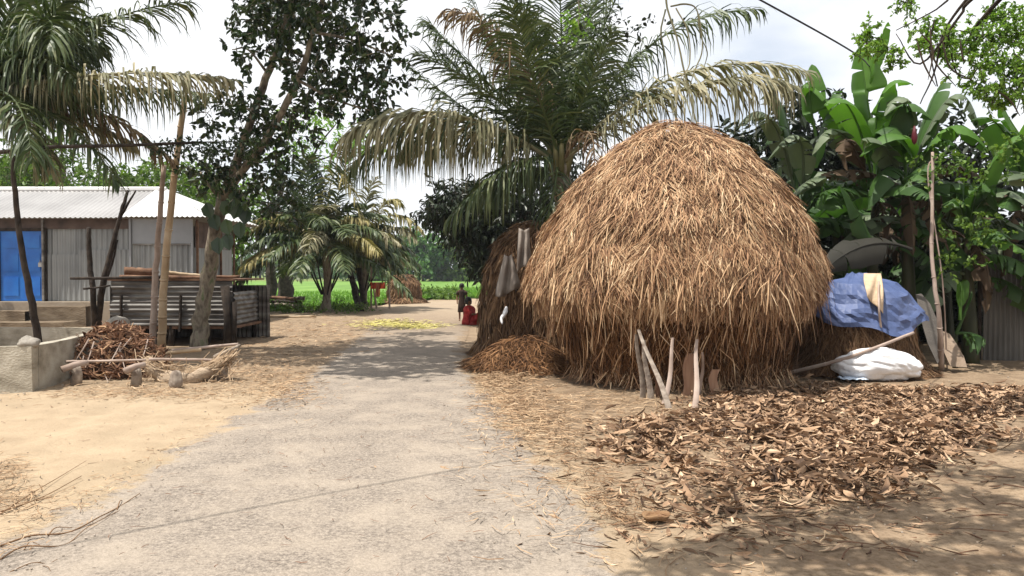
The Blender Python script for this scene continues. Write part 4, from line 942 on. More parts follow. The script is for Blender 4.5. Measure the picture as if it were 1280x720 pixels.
def rfronds(rg2, crown, n, ln, mats, LL, nn, emin, emax, W_=.045, azs=None, dr=(.5, 1.1)):
    res = []
    for j in range(n):
        a = (j * 2.39996 + rg2.uniform(-.3, .3)) if azs is None else rg2.uniform(*azs); e = R(lerp(emax, emin, j / max(1, n - 1)) + rg2.uniform(-6, 6)); l = ln * rg2.uniform(.85, 1.1)
        d = V(math.cos(a) * math.cos(e), math.sin(a) * math.cos(e), math.sin(e)); h = V(math.cos(a), math.sin(a), 0)
        P1 = crown + d * l * .55; P2 = crown + d * l * .62 + h * l * .34 - Z * l * (.10 + .35 * math.cos(e))
        res.append((P1, P2, LL, rg2.uniform(*dr), mats[j % len(mats)], nn, W_))
    return res
# hero palm behind the haystack
PC = at(700, 205, 15.6); pbase = V(PC.x + .25, 16.0, 0)
def h(p1, p2, Y1, Y2, LL, dr, mt, n_=96, W_=.036):   # control pixel that the frond passes near its middle
    mid = at(*p1, Y1); e = at(*p2, Y2); ctl = mid * 2 - (PC + e) * .5; return (ctl, e, LL, dr, mt, n_, W_)
fr = [h((612, 118), (520, 68), 15.2, 14.8, .95, .45, M_palm), h((640, 62), (556, 14), 15, 14.4, .9, 1.0, M_palmb), h((565, 142), (432, 168), 14.4, 13.6, 1.5, 1.3, M_palmg, 110, .045), h((560, 152), (442, 205), 15.2, 14.8, 1.4, 1.25, M_palm, 100), h((590, 165), (500, 190), 15.8, 16, 1.2, 1.3, M_palmg, 96),
      h((675, 70), (610, -50), 15.5, 15, .9, .5, M_palm), h((703, 50), (690, -90), 15.4, 15, .9, .5, M_palm), h((742, 65), (800, -60), 15.6, 15.6, .9, .6, M_palm), h((810, 58), (952, 12), 15.4, 15.2, 1.05, 1.0, M_palm, 84),
      h((845, 95), (1012, 92), 14.8, 14.6, 1.1, 1.0, M_palmg, 100), h((850, 112), (990, 108), 14.2, 13.8, 1.2, 1.2, M_palmg, 110, .04), h((640, 205), (560, 275), 14.8, 14.4, 1.0, 1.2, M_palm, 70),
      h((655, 110), (600, 40), 16.3, 16.8, .9, .5, M_palm), h((620, 160), (530, 140), 16.4, 16.8, .9, .7, M_palm), h((722, 90), (745, -30), 16.2, 16.6, .9, .5, M_palm),
      h((735, 165), (742, 235), 14.4, 14.0, .55, 1.2, M_palmb, 50), h((760, 130), (830, 120), 16.3, 17, .9, .7, M_palm), h((650, 30), (570, -60), 15.9, 16, .9, .6, M_palm), h((590, 85), (535, 30), 16, 16.2, .85, .7, M_palm),
      h((650, 215), (600, 245), 15.8, 15.8, 1.0, 1.2, M_palm), h((690, 255), (665, 330), 15.0, 15.0, .8, 1.3, M_palm, 60), h((665, 95), (640, 10), 14.6, 13.8, .9, .6, M_palm), h((735, 110), (765, 40), 14.9, 14.4, .8, .7, M_palm)] + [h((700 + dx * .5, 130 + dy), (700 + dx, 40 + 2 * dy), 16 + e, 16.4 + e, 1.0, .7, M_palm) for dx, dy, e in ((-150, 10, .2), (-110, -20, .4), (-70, 0, .6), (-30, -10, -.6), (20, 0, .5), (60, 0, .7), (90, 15, .2), (-180, 25, .6), (-50, -30, .2), (40, -35, .2))]
palm('coconut_palm', pbase, PC, 'largest coconut palm, its crown spreading over the haystack', .20, fr, 201)
# left palm, trunk outside the frame
LQ = 1.32; LC = at(-25, 118, 10.6 * LQ)
def h2_(p1, p2, Y1, Y2, LL, dr, mt, n_=84, W_=.042):
    mid = at(*p1, Y1 * LQ); e = at(*p2, Y2 * LQ); ctl = mid * 2 - (LC + e) * .5; return (ctl, e, LL * LQ * 1.05, dr, mt, n_, W_ * 1.15)
fr = [h2_((110, 36), (238, 2), 10.4, 10.2, .62, .8, M_palm, 84, .03), h2_((128, 92), (292, 100), 10.0, 9.9, .62, 1.15, M_palmg, 110, .034), h2_((110, 108), (262, 118), 10.7, 10.8, .62, 1.25, M_palm, 100, .034), h2_((75, 150), (150, 235), 10.2, 10, .5, .9, M_palm, 80, .034),
      h2_((40, 165), (62, 215), 10.3, 10.2, .5, 1.0, M_palmg, 70), h2_((30, 60), (90, -10), 10.5, 10.4, .7, .7, M_palm), h2_((50, 80), (125, 55), 11, 11.2, .7, .9, M_palm), h2_((10, 30), (20, -50), 10.6, 10.4, .7, .6, M_palm), h2_((60, 115), (118, 115), 11.2, 11.6, .7, 1.1, M_palm),
      h2_((20, 130), (40, 205), 9.8, 9.4, .6, 1.1, M_palm, 80), h2_((50, 30), (60, 60), 9.7, 9.2, .6, 1.0, M_palm), h2_((-90, 60), (-170, 60), 10.5, 10.2, .8, .9, M_palm), h2_((-90, 130), (-160, 200), 10.5, 10.2, .8, .9, M_palm), h2_((35, 75), (95, 100), 10.2, 9.8, .6, 1.1, M_palm),
      h2_((60, 55), (130, 20), 11, 11.3, .6, .9, M_palm), h2_((15, 90), (70, 130), 11.2, 11.6, .7, 1.2, M_palm), h2_((110, 135), (215, 200), 11.4, 11.8, .6, 1.0, M_palmb, 80), h2_((90, 150), (165, 178), 11.6, 12, .6, 1.0, M_palmg, 80)] + [h2_((20 + dx * .5, 60 + dy), (30 + dx, 20 + 2 * dy), 11 + e, 11.4 + e, .75, 1.0, M_palm) for dx, dy, e in ((0, 0, .3), (30, -5, .5), (60, 5, 0), (70, 20, .4), (40, 30, -.5), (50, 45, .3), (80, 40, .6), (-20, 10, .2), (20, -30, .6), (60, -30, .3))]
palm('coconut_palm', V(LC.x - .3, LC.y + .2, 0), LC, 'coconut palm at the top left whose fronds hang over the tin roof', .17, fr, 202)
# middle palms at the field edge
for (bx, by, Y, cy, sd2, ln, nf, lb, sp) in (
        (407, 390, 32, 312, 203, 3.9, 40, 'young coconut palm with a short trunk left of the orange cloth', [((365, 272), (306, 282), M_palmy, 1.0), ((420, 215), (455, 285), M_palmy, .9), ((385, 235), (388, 195), M_palm, .5), ((425, 235), (436, 190), M_palm, .5), ((375, 250), (350, 225), M_palm, .6), ((450, 285), (500, 305), M_palmg, 1.0), ((370, 290), (330, 315), M_palm, 1.0)]),
        (453, 384, 34.6, 312, 204, 2.5, 20, 'smaller coconut palm directly behind the orange cloth', [((490, 270), (530, 292), M_palmy, 1.0), ((478, 258), (500, 255), M_palmy, .9), ((455, 262), (470, 222), M_palmg, .6), ((490, 285), (520, 300), M_palmg, .8)])):
    c_ = at(bx, cy, Y); r3 = random.Random(sd2)
    fr = rfronds(r3, c_, nf, ln, [M_palm, M_palm, M_palmg, M_palm, M_palm, M_palmy, M_palm], .8, 60, 4, 76, .085)
    for (p1, p2, mt, dr) in sp:
        mid = at(*p1, Y - .6); e = at(*p2, Y - 1); fr.append((mid * 2 - (c_ + e) * .5, e, .85, dr, mt, 56, .07))
    b0 = V(at(bx, by, Y).x, Y, 0)
    po = palm('coconut_palm', b0, c_, lb, .17, fr, sd2)
    m = MB()
    for k in range(7):
        a = k * .9; d = V(math.cos(a), math.sin(a), 0); m.tube([b0 + Z * .7 + d * .15, b0 + Z * 1.4 + d * .5, c_ + d * .9 - Z * .1], [.04, .035, .02], 6)
    m.build('leaf_stalks', M_barkd, po, smooth=True)
stick('slim_trunk', [gp(450, 389), at(443, 360, 33.5), at(436, 335, 33.5)], .16, .1, M_barkd, 'left leaning dark trunk just left of the orange cloth', 'tree trunk')
stick('slim_trunk', [gp(456, 386), at(452, 360, 34), at(449, 335, 34)], .13, .09, M_barkd, 'dark upright trunk between the leaning trunk and the orange cloth', 'tree trunk')

# clothes line
cl = thing('clothes_line', gp(474, 386), 'short line strung between thin bamboo posts under the small palm', 'clothes line')
for (bx, tx, ty) in ((464, 464, 330), (487, 486, 342), (471, 467, 360)):
    m = MB(); m.tube([gp(bx, 386), at(tx, ty, 34.6)], [.05, .04], 6); m.build('post', M_bamboog, cl)
m = MB(); m.tube([at(463, 354, 34.7), at(487, 353, 34.6)], .02, 5); m.build('line', M_barkd, cl)
def oc(pa, pb, pt, pbm):
    return lambda u, v: at(lerp(pa, pb, u), lerp(pt, pbm, v), 34.45) + V(0, .07 * math.sin(u * 14 + v * 2), 0)
cloth_grid(oc(463, 482, 353, 361), 16, 8, 'orange_cloth', M_orange, 'bright red orange cloth hung over the line', 'cloth')
cloth_grid(oc(469, 475, 354, 371), 10, 10, 'peach_cloth', pmat('cloth_peach', [(.6, .22, .10), (.7, .32, .18)], .9), 'longer peach coloured cloth hanging below the red orange one', 'cloth')

# wood pile at the field edge
r3 = random.Random(77); wl = ['topmost pale log', 'long grey log', 'dark log', 'brown log', 'thick front log', 'short log', 'thin crooked log', 'lowest log', 'rear log', 'outer right log']
for k in range(10):
    A = at(334 + r3.uniform(-6, 14), 385 - (k % 4) * 4 + r3.uniform(-1, 1), 34 + (k // 4) * .3); B = at(378 + r3.uniform(-14, 4), 386 - (k % 4) * 4 + r3.uniform(-1, 1), 34 + (k // 4) * .3 + r3.uniform(-.3, .3))
    A.z = max(A.z, .09); B.z = max(B.z, .09)
    stick('log', [A, (A + B) / 2 + V(0, 0, r3.uniform(-.03, .05)), B], r3.uniform(.07, .13), r3.uniform(.05, .1), [M_woodb, M_woodg, M_barkd][k % 3], 'weathered log in the woodpile at the edge of the rice field', 'log', 'logs of the woodpile')
stick('bamboo_pole', [gp(326, 397) + V(0, 0, .04), gp(395, 397.5) + V(0, 0, .05)], .04, .035, M_bamboo, 'bamboo pole lying on bare earth in front of the woodpile', 'pole')

# ------------------------------------------------------------------ banana plants
def bplant(base_px, Y, hgt, label, seed, leaves, nrand=6, r_=.13, size=1.9):
    nrand = nrand + 3 if nrand > 3 else nrand
    x_ = (base_px - 640) / 1000 * Y; b0 = V(x_, Y, 0); o = thing('banana_plant', b0, label, 'banana plant', 'banana plants'); rg2 = random.Random(seed)
    m = MB(); top = V(x_ + rg2.uniform(-.15, .15), Y, hgt); m.tube(path([b0 - Z * .05, (b0 + top) / 2, top], 6), [lerp(r_ * 1.15, r_ * .5, i / 12) for i in range(13)], 10, wob=.1); m.build('stem', M_banstem, o, smooth=True)
    for (p1, p2, Y1, Y2, wd, mt, tears, *k) in leaves:
        if k and k[0] is not None: P0 = at(*k[0], Y1)
        else: P0 = top
        roll = k[1] if len(k) > 1 else 0
        e = at(*p2, Y2); mid = at(*p1, Y1); banana(o, rg2, P0, mid * 2 - (P0 + e) * .5, e, wd, mt, tears, roll=roll)
    for j in range(nrand):
        a = j * 2.4 + rg2.uniform(-.4, .4); e = R(rg2.uniform(5, 60)); l = size * rg2.uniform(.8, 1.15)
        d = V(math.cos(a) * math.cos(e), math.sin(a) * math.cos(e), math.sin(e)); hh = V(math.cos(a), math.sin(a), 0)
        banana(o, rg2, top, top + d * l * .6, top + d * l * .6 + hh * l * .4 - Z * l * rg2.uniform(.05, .45), rg2.uniform(.46, .66), rg2.choice([M_ban, M_ban, M_bang, M_ban, M_ban, M_band]), rg2.randint(6, 14), droop=.5)
    for j in range(4 if nrand > 3 else 0):   # lower leaves that hide the stems
        a = rg2.uniform(PI * .95, 2.05 * PI); hh = V(math.cos(a), math.sin(a), 0); l = rg2.uniform(1.2, 1.7); q0 = b0.lerp(top, rg2.uniform(.6, .85))
        banana(o, rg2, q0, q0 + hh * l * .5 + Z * .35, q0 + hh * l * .95 - Z * rg2.uniform(.2, .9), rg2.uniform(.42, .58), rg2.choice([M_ban, M_ban, M_bang]), 8, droop=.6)
    for j in range(2 if nrand > 3 else 0):   # withered leaves hanging round the stem
        a = rg2.uniform(PI, 2 * PI); hh = V(math.cos(a), math.sin(a), 0); l = rg2.uniform(.9, 1.5)
        banana(o, rg2, top - Z * .15, top + hh * .45 + Z * .05, top + hh * rg2.uniform(.35, .7) - Z * l, rg2.uniform(.25, .4), M_band, 9, droop=.9)
    return o
bplant(1000, 15.5, 2.6, 'banana plant just right of the largest haystack with an upright furled leaf', 301,
       [((1013, 125), (1014, 82), 15, 15, .55, M_banb, 2, (1020, 170), .6), ((965, 152), (920, 162), 15.2, 15, .5, M_bang, 7), ((1020, 222), (985, 250), 14.6, 14.4, .6, M_bang, 4, (1060, 225), -.3), ((1000, 175), (960, 200), 14.8, 14.8, .5, M_bang, 8), ((985, 165), (955, 185), 15.6, 15.6, .6, M_ban, 5), ((980, 140), (950, 125), 15.6, 15.6, .55, M_ban, 4), ((1030, 150), (1045, 115), 15.2, 15.2, .5, M_ban, 3)], 6)
bplant(1085, 15, 3.0, 'tallest banana plant with the big bright upright leaf at its top', 302,
       [((1083, 118), (1075, 60), 15, 15, .75, M_banb, 1, (1090, 165), .5), ((1092, 75), (1110, 28), 15, 14.9, .50, M_banb, 2, (1083, 125), .4), ((1065, 140), (1030, 132), 14.4, 14.0, .6, M_banb, 2), ((1110, 160), (1142, 200), 14.3, 14, .7, M_ban, 3), ((1075, 270), (1050, 232), 13.9, 13.7, .6, M_ban, 1, (1095, 320), .8),
        ((1085, 306), (1030, 338), 13.3, 13.0, .62, M_bans, 4, (1140, 312), 1.0), ((1050, 165), (1015, 195), 14.5, 14.3, .6, M_bang, 6), ((1100, 125), (1140, 105), 14.8, 14.6, .7, M_banb, 2), ((1120, 140), (1165, 150), 14.3, 14.1, .65, M_ban, 4), ((1035, 130), (1000, 110), 14.9, 14.9, .6, M_banb, 3), ((1060, 175), (1060, 215), 14.2, 14.0, .4, M_band, 9)], 7)
bplant(1140, 14.6, 3.1, 'banana plant with torn grey leaf arching over the thin pole', 303,
       [((1188, 122), (1226, 168), 14.2, 14, .62, M_bang, 12), ((1130, 130), (1105, 145), 14.4, 14.2, .5, M_bang, 8), ((1150, 215), (1118, 245), 13.8, 13.6, .5, M_ban, 5), ((1175, 175), (1210, 215), 14, 13.9, .45, M_ban, 10), ((1110, 210), (1085, 260), 14.2, 14, .6, M_ban, 6), ((1160, 140), (1185, 95), 14.6, 14.6, .6, M_ban, 4), ((1185, 160), (1235, 190), 14, 13.8, .65, M_banb, 4), ((1120, 170), (1075, 195), 14, 13.8, .65, M_banb, 3)], 6)
bplant(1215, 14.2, 2.2, 'banana plant before the tin fence with long pale leaves reaching right', 304,
       [((1245, 195), (1285, 172), 13.6, 13.4, .42, M_banb, 2), ((1250, 240), (1300, 275), 13.6, 13.2, .5, M_bang, 6), ((1225, 232), (1245, 262), 13.6, 13.6, .42, M_ban, 5), ((1250, 300), (1285, 318), 13.3, 13.1, .42, M_banb, 5), ((1195, 250), (1165, 285), 13.8, 13.8, .4, M_ban, 4)], 4, size=1.3)
bplant(1290, 14.5, 2.9, 'banana plant at the right edge with a broad bright leaf', 305,
       [((1262, 150), (1254, 130), 14, 14, .42, M_banb, 1, (1285, 185), .4), ((1270, 215), (1225, 240), 14, 13.9, .6, M_bang, 5), ((1255, 165), (1215, 150), 14, 13.9, .6, M_ban, 4), ((1290, 150), (1320, 110), 14.2, 14, .6, M_banb, 2)], 5)
bplant(1045, 17, 2.6, 'banana plant deep in the grove behind the tallest one', 306, [], 8)
bplant(1120, 16.8, 2.7, 'banana plant deep in the grove left of the thin pole', 307, [], 8)
bplant(1185, 16.2, 2.4, 'banana plant deep in the grove right of the thin pole', 308, [], 7)
bplant(945, 17.5, 2.5, 'banana plant partly hidden behind the shoulder of the largest haystack', 309, [], 7)
bplant(1195, 13.6, .55, 'small banana sucker with one bright leaf in the shade by the fence', 310, [((1202, 362), (1203, 352), 13.5, 13.5, .22, M_banb, 0, (1200, 400), .7), ((1208, 385), (1214, 365), 13.5, 13.5, .10, M_ban, 0)], 1, r_=.04, size=.4)
m = MB(); q = at(1143, 172, 13.7); m.lathe([(.01, -.12), (.035, -.08), (.05, 0), (.04, .07), (.012, .2)], 12, q); tag(m.build('banana_flower', M_flower, origin=q, smooth=True), 'dark red banana flower hanging near the top of the thin pole', 'flower')
# undergrowth vine on the pole
uv_ = thing('leafy_vine', gp(1180, 462), 'light green leafy vine climbing around the thin pole and over the fence', 'vine')
m = MB(); m.tube(path([gp(1184, 461), at(1178, 350, 12.8), at(1160, 220, 12.9), at(1172, 196, 12.9)], 8), .012, 5); m.build('stem', M_bamboog, uv_)
m = MB(); rg2 = random.Random(15)
for (px, py, k) in ((1165, 205, 12), (1180, 200, 12), (1195, 212, 10), (1215, 215, 10), (1210, 265, 9), (1190, 285, 10), (1215, 290, 12), (1240, 200, 8), (1265, 190, 12), (1278, 210, 12), (1200, 320, 8), (1180, 330, 7), (1225, 310, 8), (1280, 180, 10), (1245, 285, 9), (1150, 215, 6)):
    clump(m, rg2, at(px, py, 12.9 + rg2.uniform(-.2, .4)), (.2, .2, .16), k, 5, .09, .06, .1)
m.build('foliage', M_bright, uv_)
# junk leaves and bits at the fence foot
# ------------------------------------------------------------------ overhanging tree, right (trunk beside the frame)
ob = V(5.4, 4.6, 0)
def tp(px, py, Y): return at(px, py, Y)
ot = [([ob, V(5.3, 4.6, 2.2), V(5.0, 4.7, 4.2)], .22, .13), ([V(5.0, 4.7, 4.2), V(3.4, 4.5, 5.2), V(1.6, 4.2, 5.6), V(.3, 3.6, 5.7)], .10, .03), ([V(5.0, 4.7, 4.2), V(5.2, 6.4, 5.0), tp(1240, 10, 8.4), tp(1205, 60, 9.0)], .05, .006),
      ([V(5.2, 6.4, 5.0), tp(1225, -10, 8.0), tp(1200, 20, 8.2), tp(1150, 80, 8.4), tp(1120, 42, 8.5)], .022, .005), ([tp(1215, -10, 8.2), tp(1180, 40, 8.4), tp(1168, 90, 8.5), tp(1150, 130, 8.6)], .016, .006),
      ([tp(1185, 0, 8.2), tp(1165, 15, 8.3), tp(1120, 38, 8.4)], .012, .005), ([tp(1168, 25, 8.3), tp(1162, 60, 8.3), tp(1172, 108, 8.3)], .009, .006), ([tp(1185, 40, 8.4), tp(1195, 90, 8.5), tp(1215, 100, 8.5)], .009, .006),
      ([V(5.2, 6.4, 5.0), tp(1300, 60, 8.4), tp(1270, 140, 8.8)], .022, .005), ([V(3.4, 4.5, 5.2), V(3.6, 3.4, 5.3), V(2.6, 2.6, 5.4)], .06, .02), ([V(2.5, 4.4, 5.4), V(2.2, 5.2, 5.4), V(1.6, 6.0, 5.5)], .05, .015)]
oc_ = []
r3 = random.Random(19)
for px, py, rx in ((1160, 38, .3), (1195, 42, .3), (1220, 50, .35), (1250, 45, .3), (1275, 40, .3), (1200, 62, .4), (1235, 68, .45), (1265, 72, .4), (1180, 55, .25), (1225, 85, .4), (1255, 95, .4), (1275, 100, .3), (1240, 110, .3), (1265, 120, .3), (1240, 128, .18), (1090, 48, .14), (1110, 60, .12), (1080, 55, .1), (1120, 75, .08), (1085, 35, .08), (1275, 20, .3), (1240, 20, .25), (1133, 3, .08), (1290, 80, .3)):
    oc_.append((tp(px, py, 8.5 + r3.uniform(-.3, .5)), (rx, rx, .07), .32 if rx > .2 else .15))
oc2 = []
r3 = random.Random(6)
for px, py, k in ((880, 690, .8), (930, 640, .5), (960, 680, 1), (1010, 655, .9), (1020, 705, 1), (1070, 640, .8), (1100, 690, 1.1), (1140, 640, .9), (1170, 700, 1), (1200, 620, .9), (1230, 660, 1.1), (1260, 600, .9), (1270, 700, 1), (1180, 590, .5), (850, 715, .8), (1090, 615, .5), (1300, 640, 1), (1000, 600, .3), (1240, 560, .4), (900, 610, .25), (1300, 560, .8), (1340, 610, .8)):
    H_ = r3.uniform(4.6, 5.6); p = gp(px, py); q = V(p.x + SUN.x / SUN.z * H_, p.y + SUN.y / SUN.z * H_, H_); oc2.append((q, (.30, .26, .2), k * 1.25))
oo = tree('overhanging_tree', ob, 'fine leaved tree whose bare twigs and small leaves hang into the top right corner', ot, oc_ + oc2, M_light, M_barkd, .05, .028, 401, per=14, twigs=85, shell=.0, droop=.2, spread=.7)
for (a, b_, c_) in (((1162, 28), (1168, 75), (1195, 108)), ((1178, 50), (1188, 85), (1216, 100)), ((1145, 48), (1155, 80), (1170, 108)), ((1200, 48), (1203, 70), (1206, 78)), ((1240, 110), (1262, 125), (1275, 145)), ((1150, 40), (1166, 62), (1160, 100))):
    m = MB(); m.tube(path([tp(*a, 8.2), tp(*b_, 8.2), tp(*c_, 8.2)], 5), [.004, .006, .009, .009, .009, .009, .009, .008, .007, .005, .003], 6); m.build('seed_pod', M_pod, oo)
# dead climber hanging over the palm fronds
dc = thing('dead_climber', at(835, 40, 13.5), 'withered climbing stem dangling over the right palm fronds', 'climber')
m = MB()
for pts, r0 in ((((832, -20), (834, 10), (848, 55), (862, 120), (875, 170)), .035), (((832, 12), (826, 40), (832, 70), (836, 100)), .03), (((838, 8), (858, 5), (872, 15), (878, 60), (868, 90), (855, 130)), .025), (((845, 10), (860, 40), (862, 80), (850, 100), (842, 140), (820, 125)), .02), (((872, 15), (876, 45), (884, 65), (880, 85)), .02)):
    limb(m, [at(a, b_, 13.2) for a, b_ in pts], r0 * .6, r0 * .3, 6, 5, .5)
m.build('stem', M_palmg, dc)
m = MB(); rg2 = random.Random(4)
for px, py in ((792, 48), (775, 22), (762, 40), (802, 44), (815, 12), (848, 22), (735, 30), (780, 35)): clump(m, rg2, at(px, py, 13.2), (.12, .12, .12), 4, 3, .09, .06)
m.build('foliage', M_dark, dc)
sp = thing('leafy_sprig', at(722, 30, 13.8), 'small bright green sprig in the heart of the largest palm', 'sprig')
m = MB(); m.tube([at(722, -20, 13.8), at(724, 20, 13.8), at(722, 40, 13.8)], .012, 5); m.build('stem', M_bark, sp)
m = MB()
for px, py in ((718, 20), (724, 32), (720, 42)): clump(m, rg2, at(px, py, 13.8), (.14, .14, .14), 9, 5, .09, .06)
m.build('foliage', M_light, sp)
# overhead wire (its shadow crosses the road)
k1 = SUN.x / SUN.z; k2 = SUN.y / SUN.z; Hh = 5.35
def up(p, H_): return V(p.x + k1 * H_, p.y + k2 * H_, H_)
W0, W1 = up(gp(0, 700), Hh), up(gp(690, 567), Hh); dW = (W1 - W0) / (W1 - W0).length
Wm = W1 + dW * 1.5; We = at(1058, 60, 10.6)
pts = [W0 - dW * 8, W0, W1, Wm] + [Wm.lerp(We, t) - Z * .12 * math.sin(PI * t) * 0 for t in (.5, 1)] + [at(1088, 84, 15.3)]
m = MB(); m.tube(path(pts, 10), .011, 6); tag(m.build('overhead_wire', M_wire, origin=W1), 'thin black wire crossing the sky above the banana grove', 'wire')

# ------------------------------------------------------------------ people
def skin_obj(name, verts, edges, radii, mat, parent, sub=2, root=0):
    me = bpy.data.meshes.new(name); o_ = world_loc(parent); me.from_pydata([(Vector(v) - o_)[:] for v in verts], edges, [])
    o = bpy.data.objects.new(name, me); col.objects.link(o); o.parent = parent; me.materials.append(mat)
    md = o.modifiers.new('skin', 'SKIN'); md.use_smooth_shade = True
    sv = me.skin_vertices[0].data if me.skin_vertices else None
    if sv is None:
        bm_ = None
    for i, r_ in enumerate(radii): me.skin_vertices[0].data[i].radius = (r_, r_) if not isinstance(r_, tuple) else r_
    me.skin_vertices[0].data[root].use_root = True
    s_ = o.modifiers.new('sub', 'SUBSURF'); s_.levels = sub; s_.render_levels = sub; return o
def mkskin(me):
    import bmesh
    b_ = bmesh.new(); b_.from_mesh(me); b_.verts.layers.skin.verify(); b_.to_mesh(me); b_.free()
_old = skin_obj
def skin_obj(name, verts, edges, radii, mat, parent, sub=2, root=0):
    import bmesh
    me = bpy.data.meshes.new(name); o_ = world_loc(parent); bm = bmesh.new(); lay = bm.verts.layers.skin.verify()
    bv = [bm.verts.new(Vector(v) - o_) for v in verts]
    for i, r_ in enumerate(radii): bv[i][lay].radius = (r_, r_) if not isinstance(r_, tuple) else r_; bv[i][lay].use_root = (i == root)
    for a, b_ in edges: bm.edges.new((bv[a], bv[b_]))
    bm.to_mesh(me); bm.free(); me.materials.append(mat)
    o = bpy.data.objects.new(name, me); col.objects.link(o); o.parent = parent
    md = o.modifiers.new('skin', 'SKIN'); md.use_smooth_shade = True
    s_ = o.modifiers.new('sub', 'SUBSURF'); s_.levels = sub; s_.render_levels = sub; return o
# standing child, height about 1.2 m
B = V(at(578, 402, 26.3).x, 26.0, 0); s = 1.2 / 1.7
pn = thing('person', B, 'slim child standing in dark clothes at the road side behind the dark haystack', 'person')
J_ = [(0, 0, .95), (0, 0, 1.18), (0, 0, 1.38), (0, .0, 1.48), (0, -.02, 1.58), (0, -.02, 1.67),
      (-.09, 0, .9), (-.10, -.02, .5), (-.10, .02, .08), (-.10, -.12, .03), (.09, 0, .9), (.10, -.01, .5), (.11, .03, .08), (.11, -.10, .03),
      (-.17, 0, 1.36), (-.22, 0, 1.10), (-.20, -.12, .88), (-.19, -.17, .80), (.17, 0, 1.36), (.23, .02, 1.10), (.22, -.08, .87), (.21, -.12, .79)]
E_ = [(0, 1), (1, 2), (2, 3), (3, 4), (4, 5), (0, 6), (6, 7), (7, 8), (8, 9), (0, 10), (10, 11), (11, 12), (12, 13), (2, 14), (14, 15), (15, 16), (16, 17), (2, 18), (18, 19), (19, 20), (20, 21)]
Rr = [.13, .11, .12, .05, .10, .085, .085, .055, .04, .03, .085, .055, .04, .03, .05, .038, .03, .03, .05, .038, .03, .03]
pos = lambda p, B=B, s=s: B + V(p[0], p[1], p[2]) * s
skin_obj('body', [pos(p) for p in J_], E_, [r_ * s for r_ in Rr], M_skin, pn)
m = MB(); m.lathe([(.19, .42), (.17, .7), (.155, .95), (.14, 1.15), (.17, 1.34), (.14, 1.42), (.06, 1.45)], 20, V(0, 0, 0), lambda p, a: V(p.x * (1 + .05 * math.sin(a * 6)), p.y * .8, p.z)); m.v = [pos(v) for v in m.v]; m.build('tunic', M_darkcloth, pn, smooth=True)
m = MB(); m.lathe([(.115, 1.55), (.122, 1.62), (.115, 1.69), (.07, 1.745), (.01, 1.76)], 16, V(0, .015, 0)); m.v = [pos(v) for v in m.v]; m.build('hair', M_hair, pn, smooth=True)
for sx_ in (-1, 1):
    m = MB(); m.tube([pos((sx_ * .15, 0, 1.37)), pos((sx_ * .21, 0, 1.22))], [.06, .05], 8); m.build('sleeve', M_darkcloth, pn, smooth=True)
# seated person in red, leaning back, legs towards the right
B2 = V(at(588, 408, 24.3).x, 24.3, 0)
ps = thing('person', B2, 'person in red clothes sitting on the ground beside the standing child', 'person')
J2 = [(0, 0, .14), (-.03, 0, .38), (-.06, 0, .56), (-.06, 0, .66), (-.05, -.02, .76), (-.05, -.02, .86),
      (.08, -.10, .13), (.36, -.16, .38), (.55, -.18, .08), (.68, -.2, .05), (.08, .10, .13), (.40, .12, .30), (.66, .12, .08), (.78, .12, .06),
      (-.06, -.18, .55), (.06, -.24, .38), (.26, -.2, .36), (.33, -.18, .36), (-.06, .18, .55), (-.12, .24, .32), (-.2, .24, .1), (-.22, .26, .04)]
pos2 = lambda p: B2 + V(*p) * .88
R2 = [.15, .12, .13, .05, .09, .085, .09, .07, .045, .03, .09, .07, .045, .03, .055, .042, .032, .03, .055, .042, .032, .03]
skin_obj('body', [pos2(p) for p in J2], E_, [r_ * .88 for r_ in R2], M_skin, ps)
J3 = [J2[i] for i in (0, 6, 7, 8, 10, 11, 12)]
skin_obj('trousers', [pos2(p) for p in J3], [(0, 1), (1, 2), (2, 3), (0, 4), (4, 5), (5, 6)], [x * .88 for x in (.22, .17, .13, .09, .17, .13, .09)], M_red, ps)
m = MB(); m.lathe([(.30, .0), (.29, .10), (.24, .24), (.20, .40), (.21, .54), (.16, .62), (.07, .67)], 22, V(0, 0, 0), lambda p, a: V(p.x * (1 + .07 * math.sin(a * 5)) - .07 * p.z, p.y * .95, p.z)); m.v = [pos2(v) for v in m.v]; m.build('red_dress', M_red, ps, smooth=True)
for i0, i1, i2 in ((14, 15, 16), (18, 19, 20)):
    m = MB(); m.tube([pos2(J2[i0]), pos2(J2[i1])], [.085, .06], 8); m.build('sleeve', M_red, ps, smooth=True)
m = MB(); m.lathe([(.11, .70), (.128, .79), (.118, .88), (.075, .95), (.01, .965)], 16, V(-.075, .03, 0)); m.v = [pos2(v) for v in m.v]; m.build('hair', M_hair, ps, smooth=True)

# ------------------------------------------------------------------ coconut shell, litter, leaves, grass
q = gp(820, 652); m = MB()
def shell(u, v):
    a = u * 2 * PI; 
    rr, z = ((.03, .012), (.07, .02), (.085, .055), (.078, .058), (.06, .03), (.005, .02))[int(v * 5 + .01)]
    k = 1 + .12 * noise.noise(V(math.cos(a), math.sin(a), 2))
    return q + V(math.cos(a) * rr * 1.1 * k, math.sin(a) * rr * .85 * k, z * .9 + .006 * math.sin(a * 3))
m.grid(shell, 28, 5); tag(m.build('coconut_shell', M_coco, origin=q, smooth=True), 'half coconut shell lying alone on the bare ground near the leaf litter', 'coconut shell')
def inpoly(x, y, P):
    c_ = False; j = len(P) - 1
    for i in range(len(P)):
        if (P[i][1] > y) != (P[j][1] > y) and x < (P[j][0] - P[i][0]) * (y - P[i][1]) / (P[j][1] - P[i][1]) + P[i][0]: c_ = not c_
        j = i
    return c_
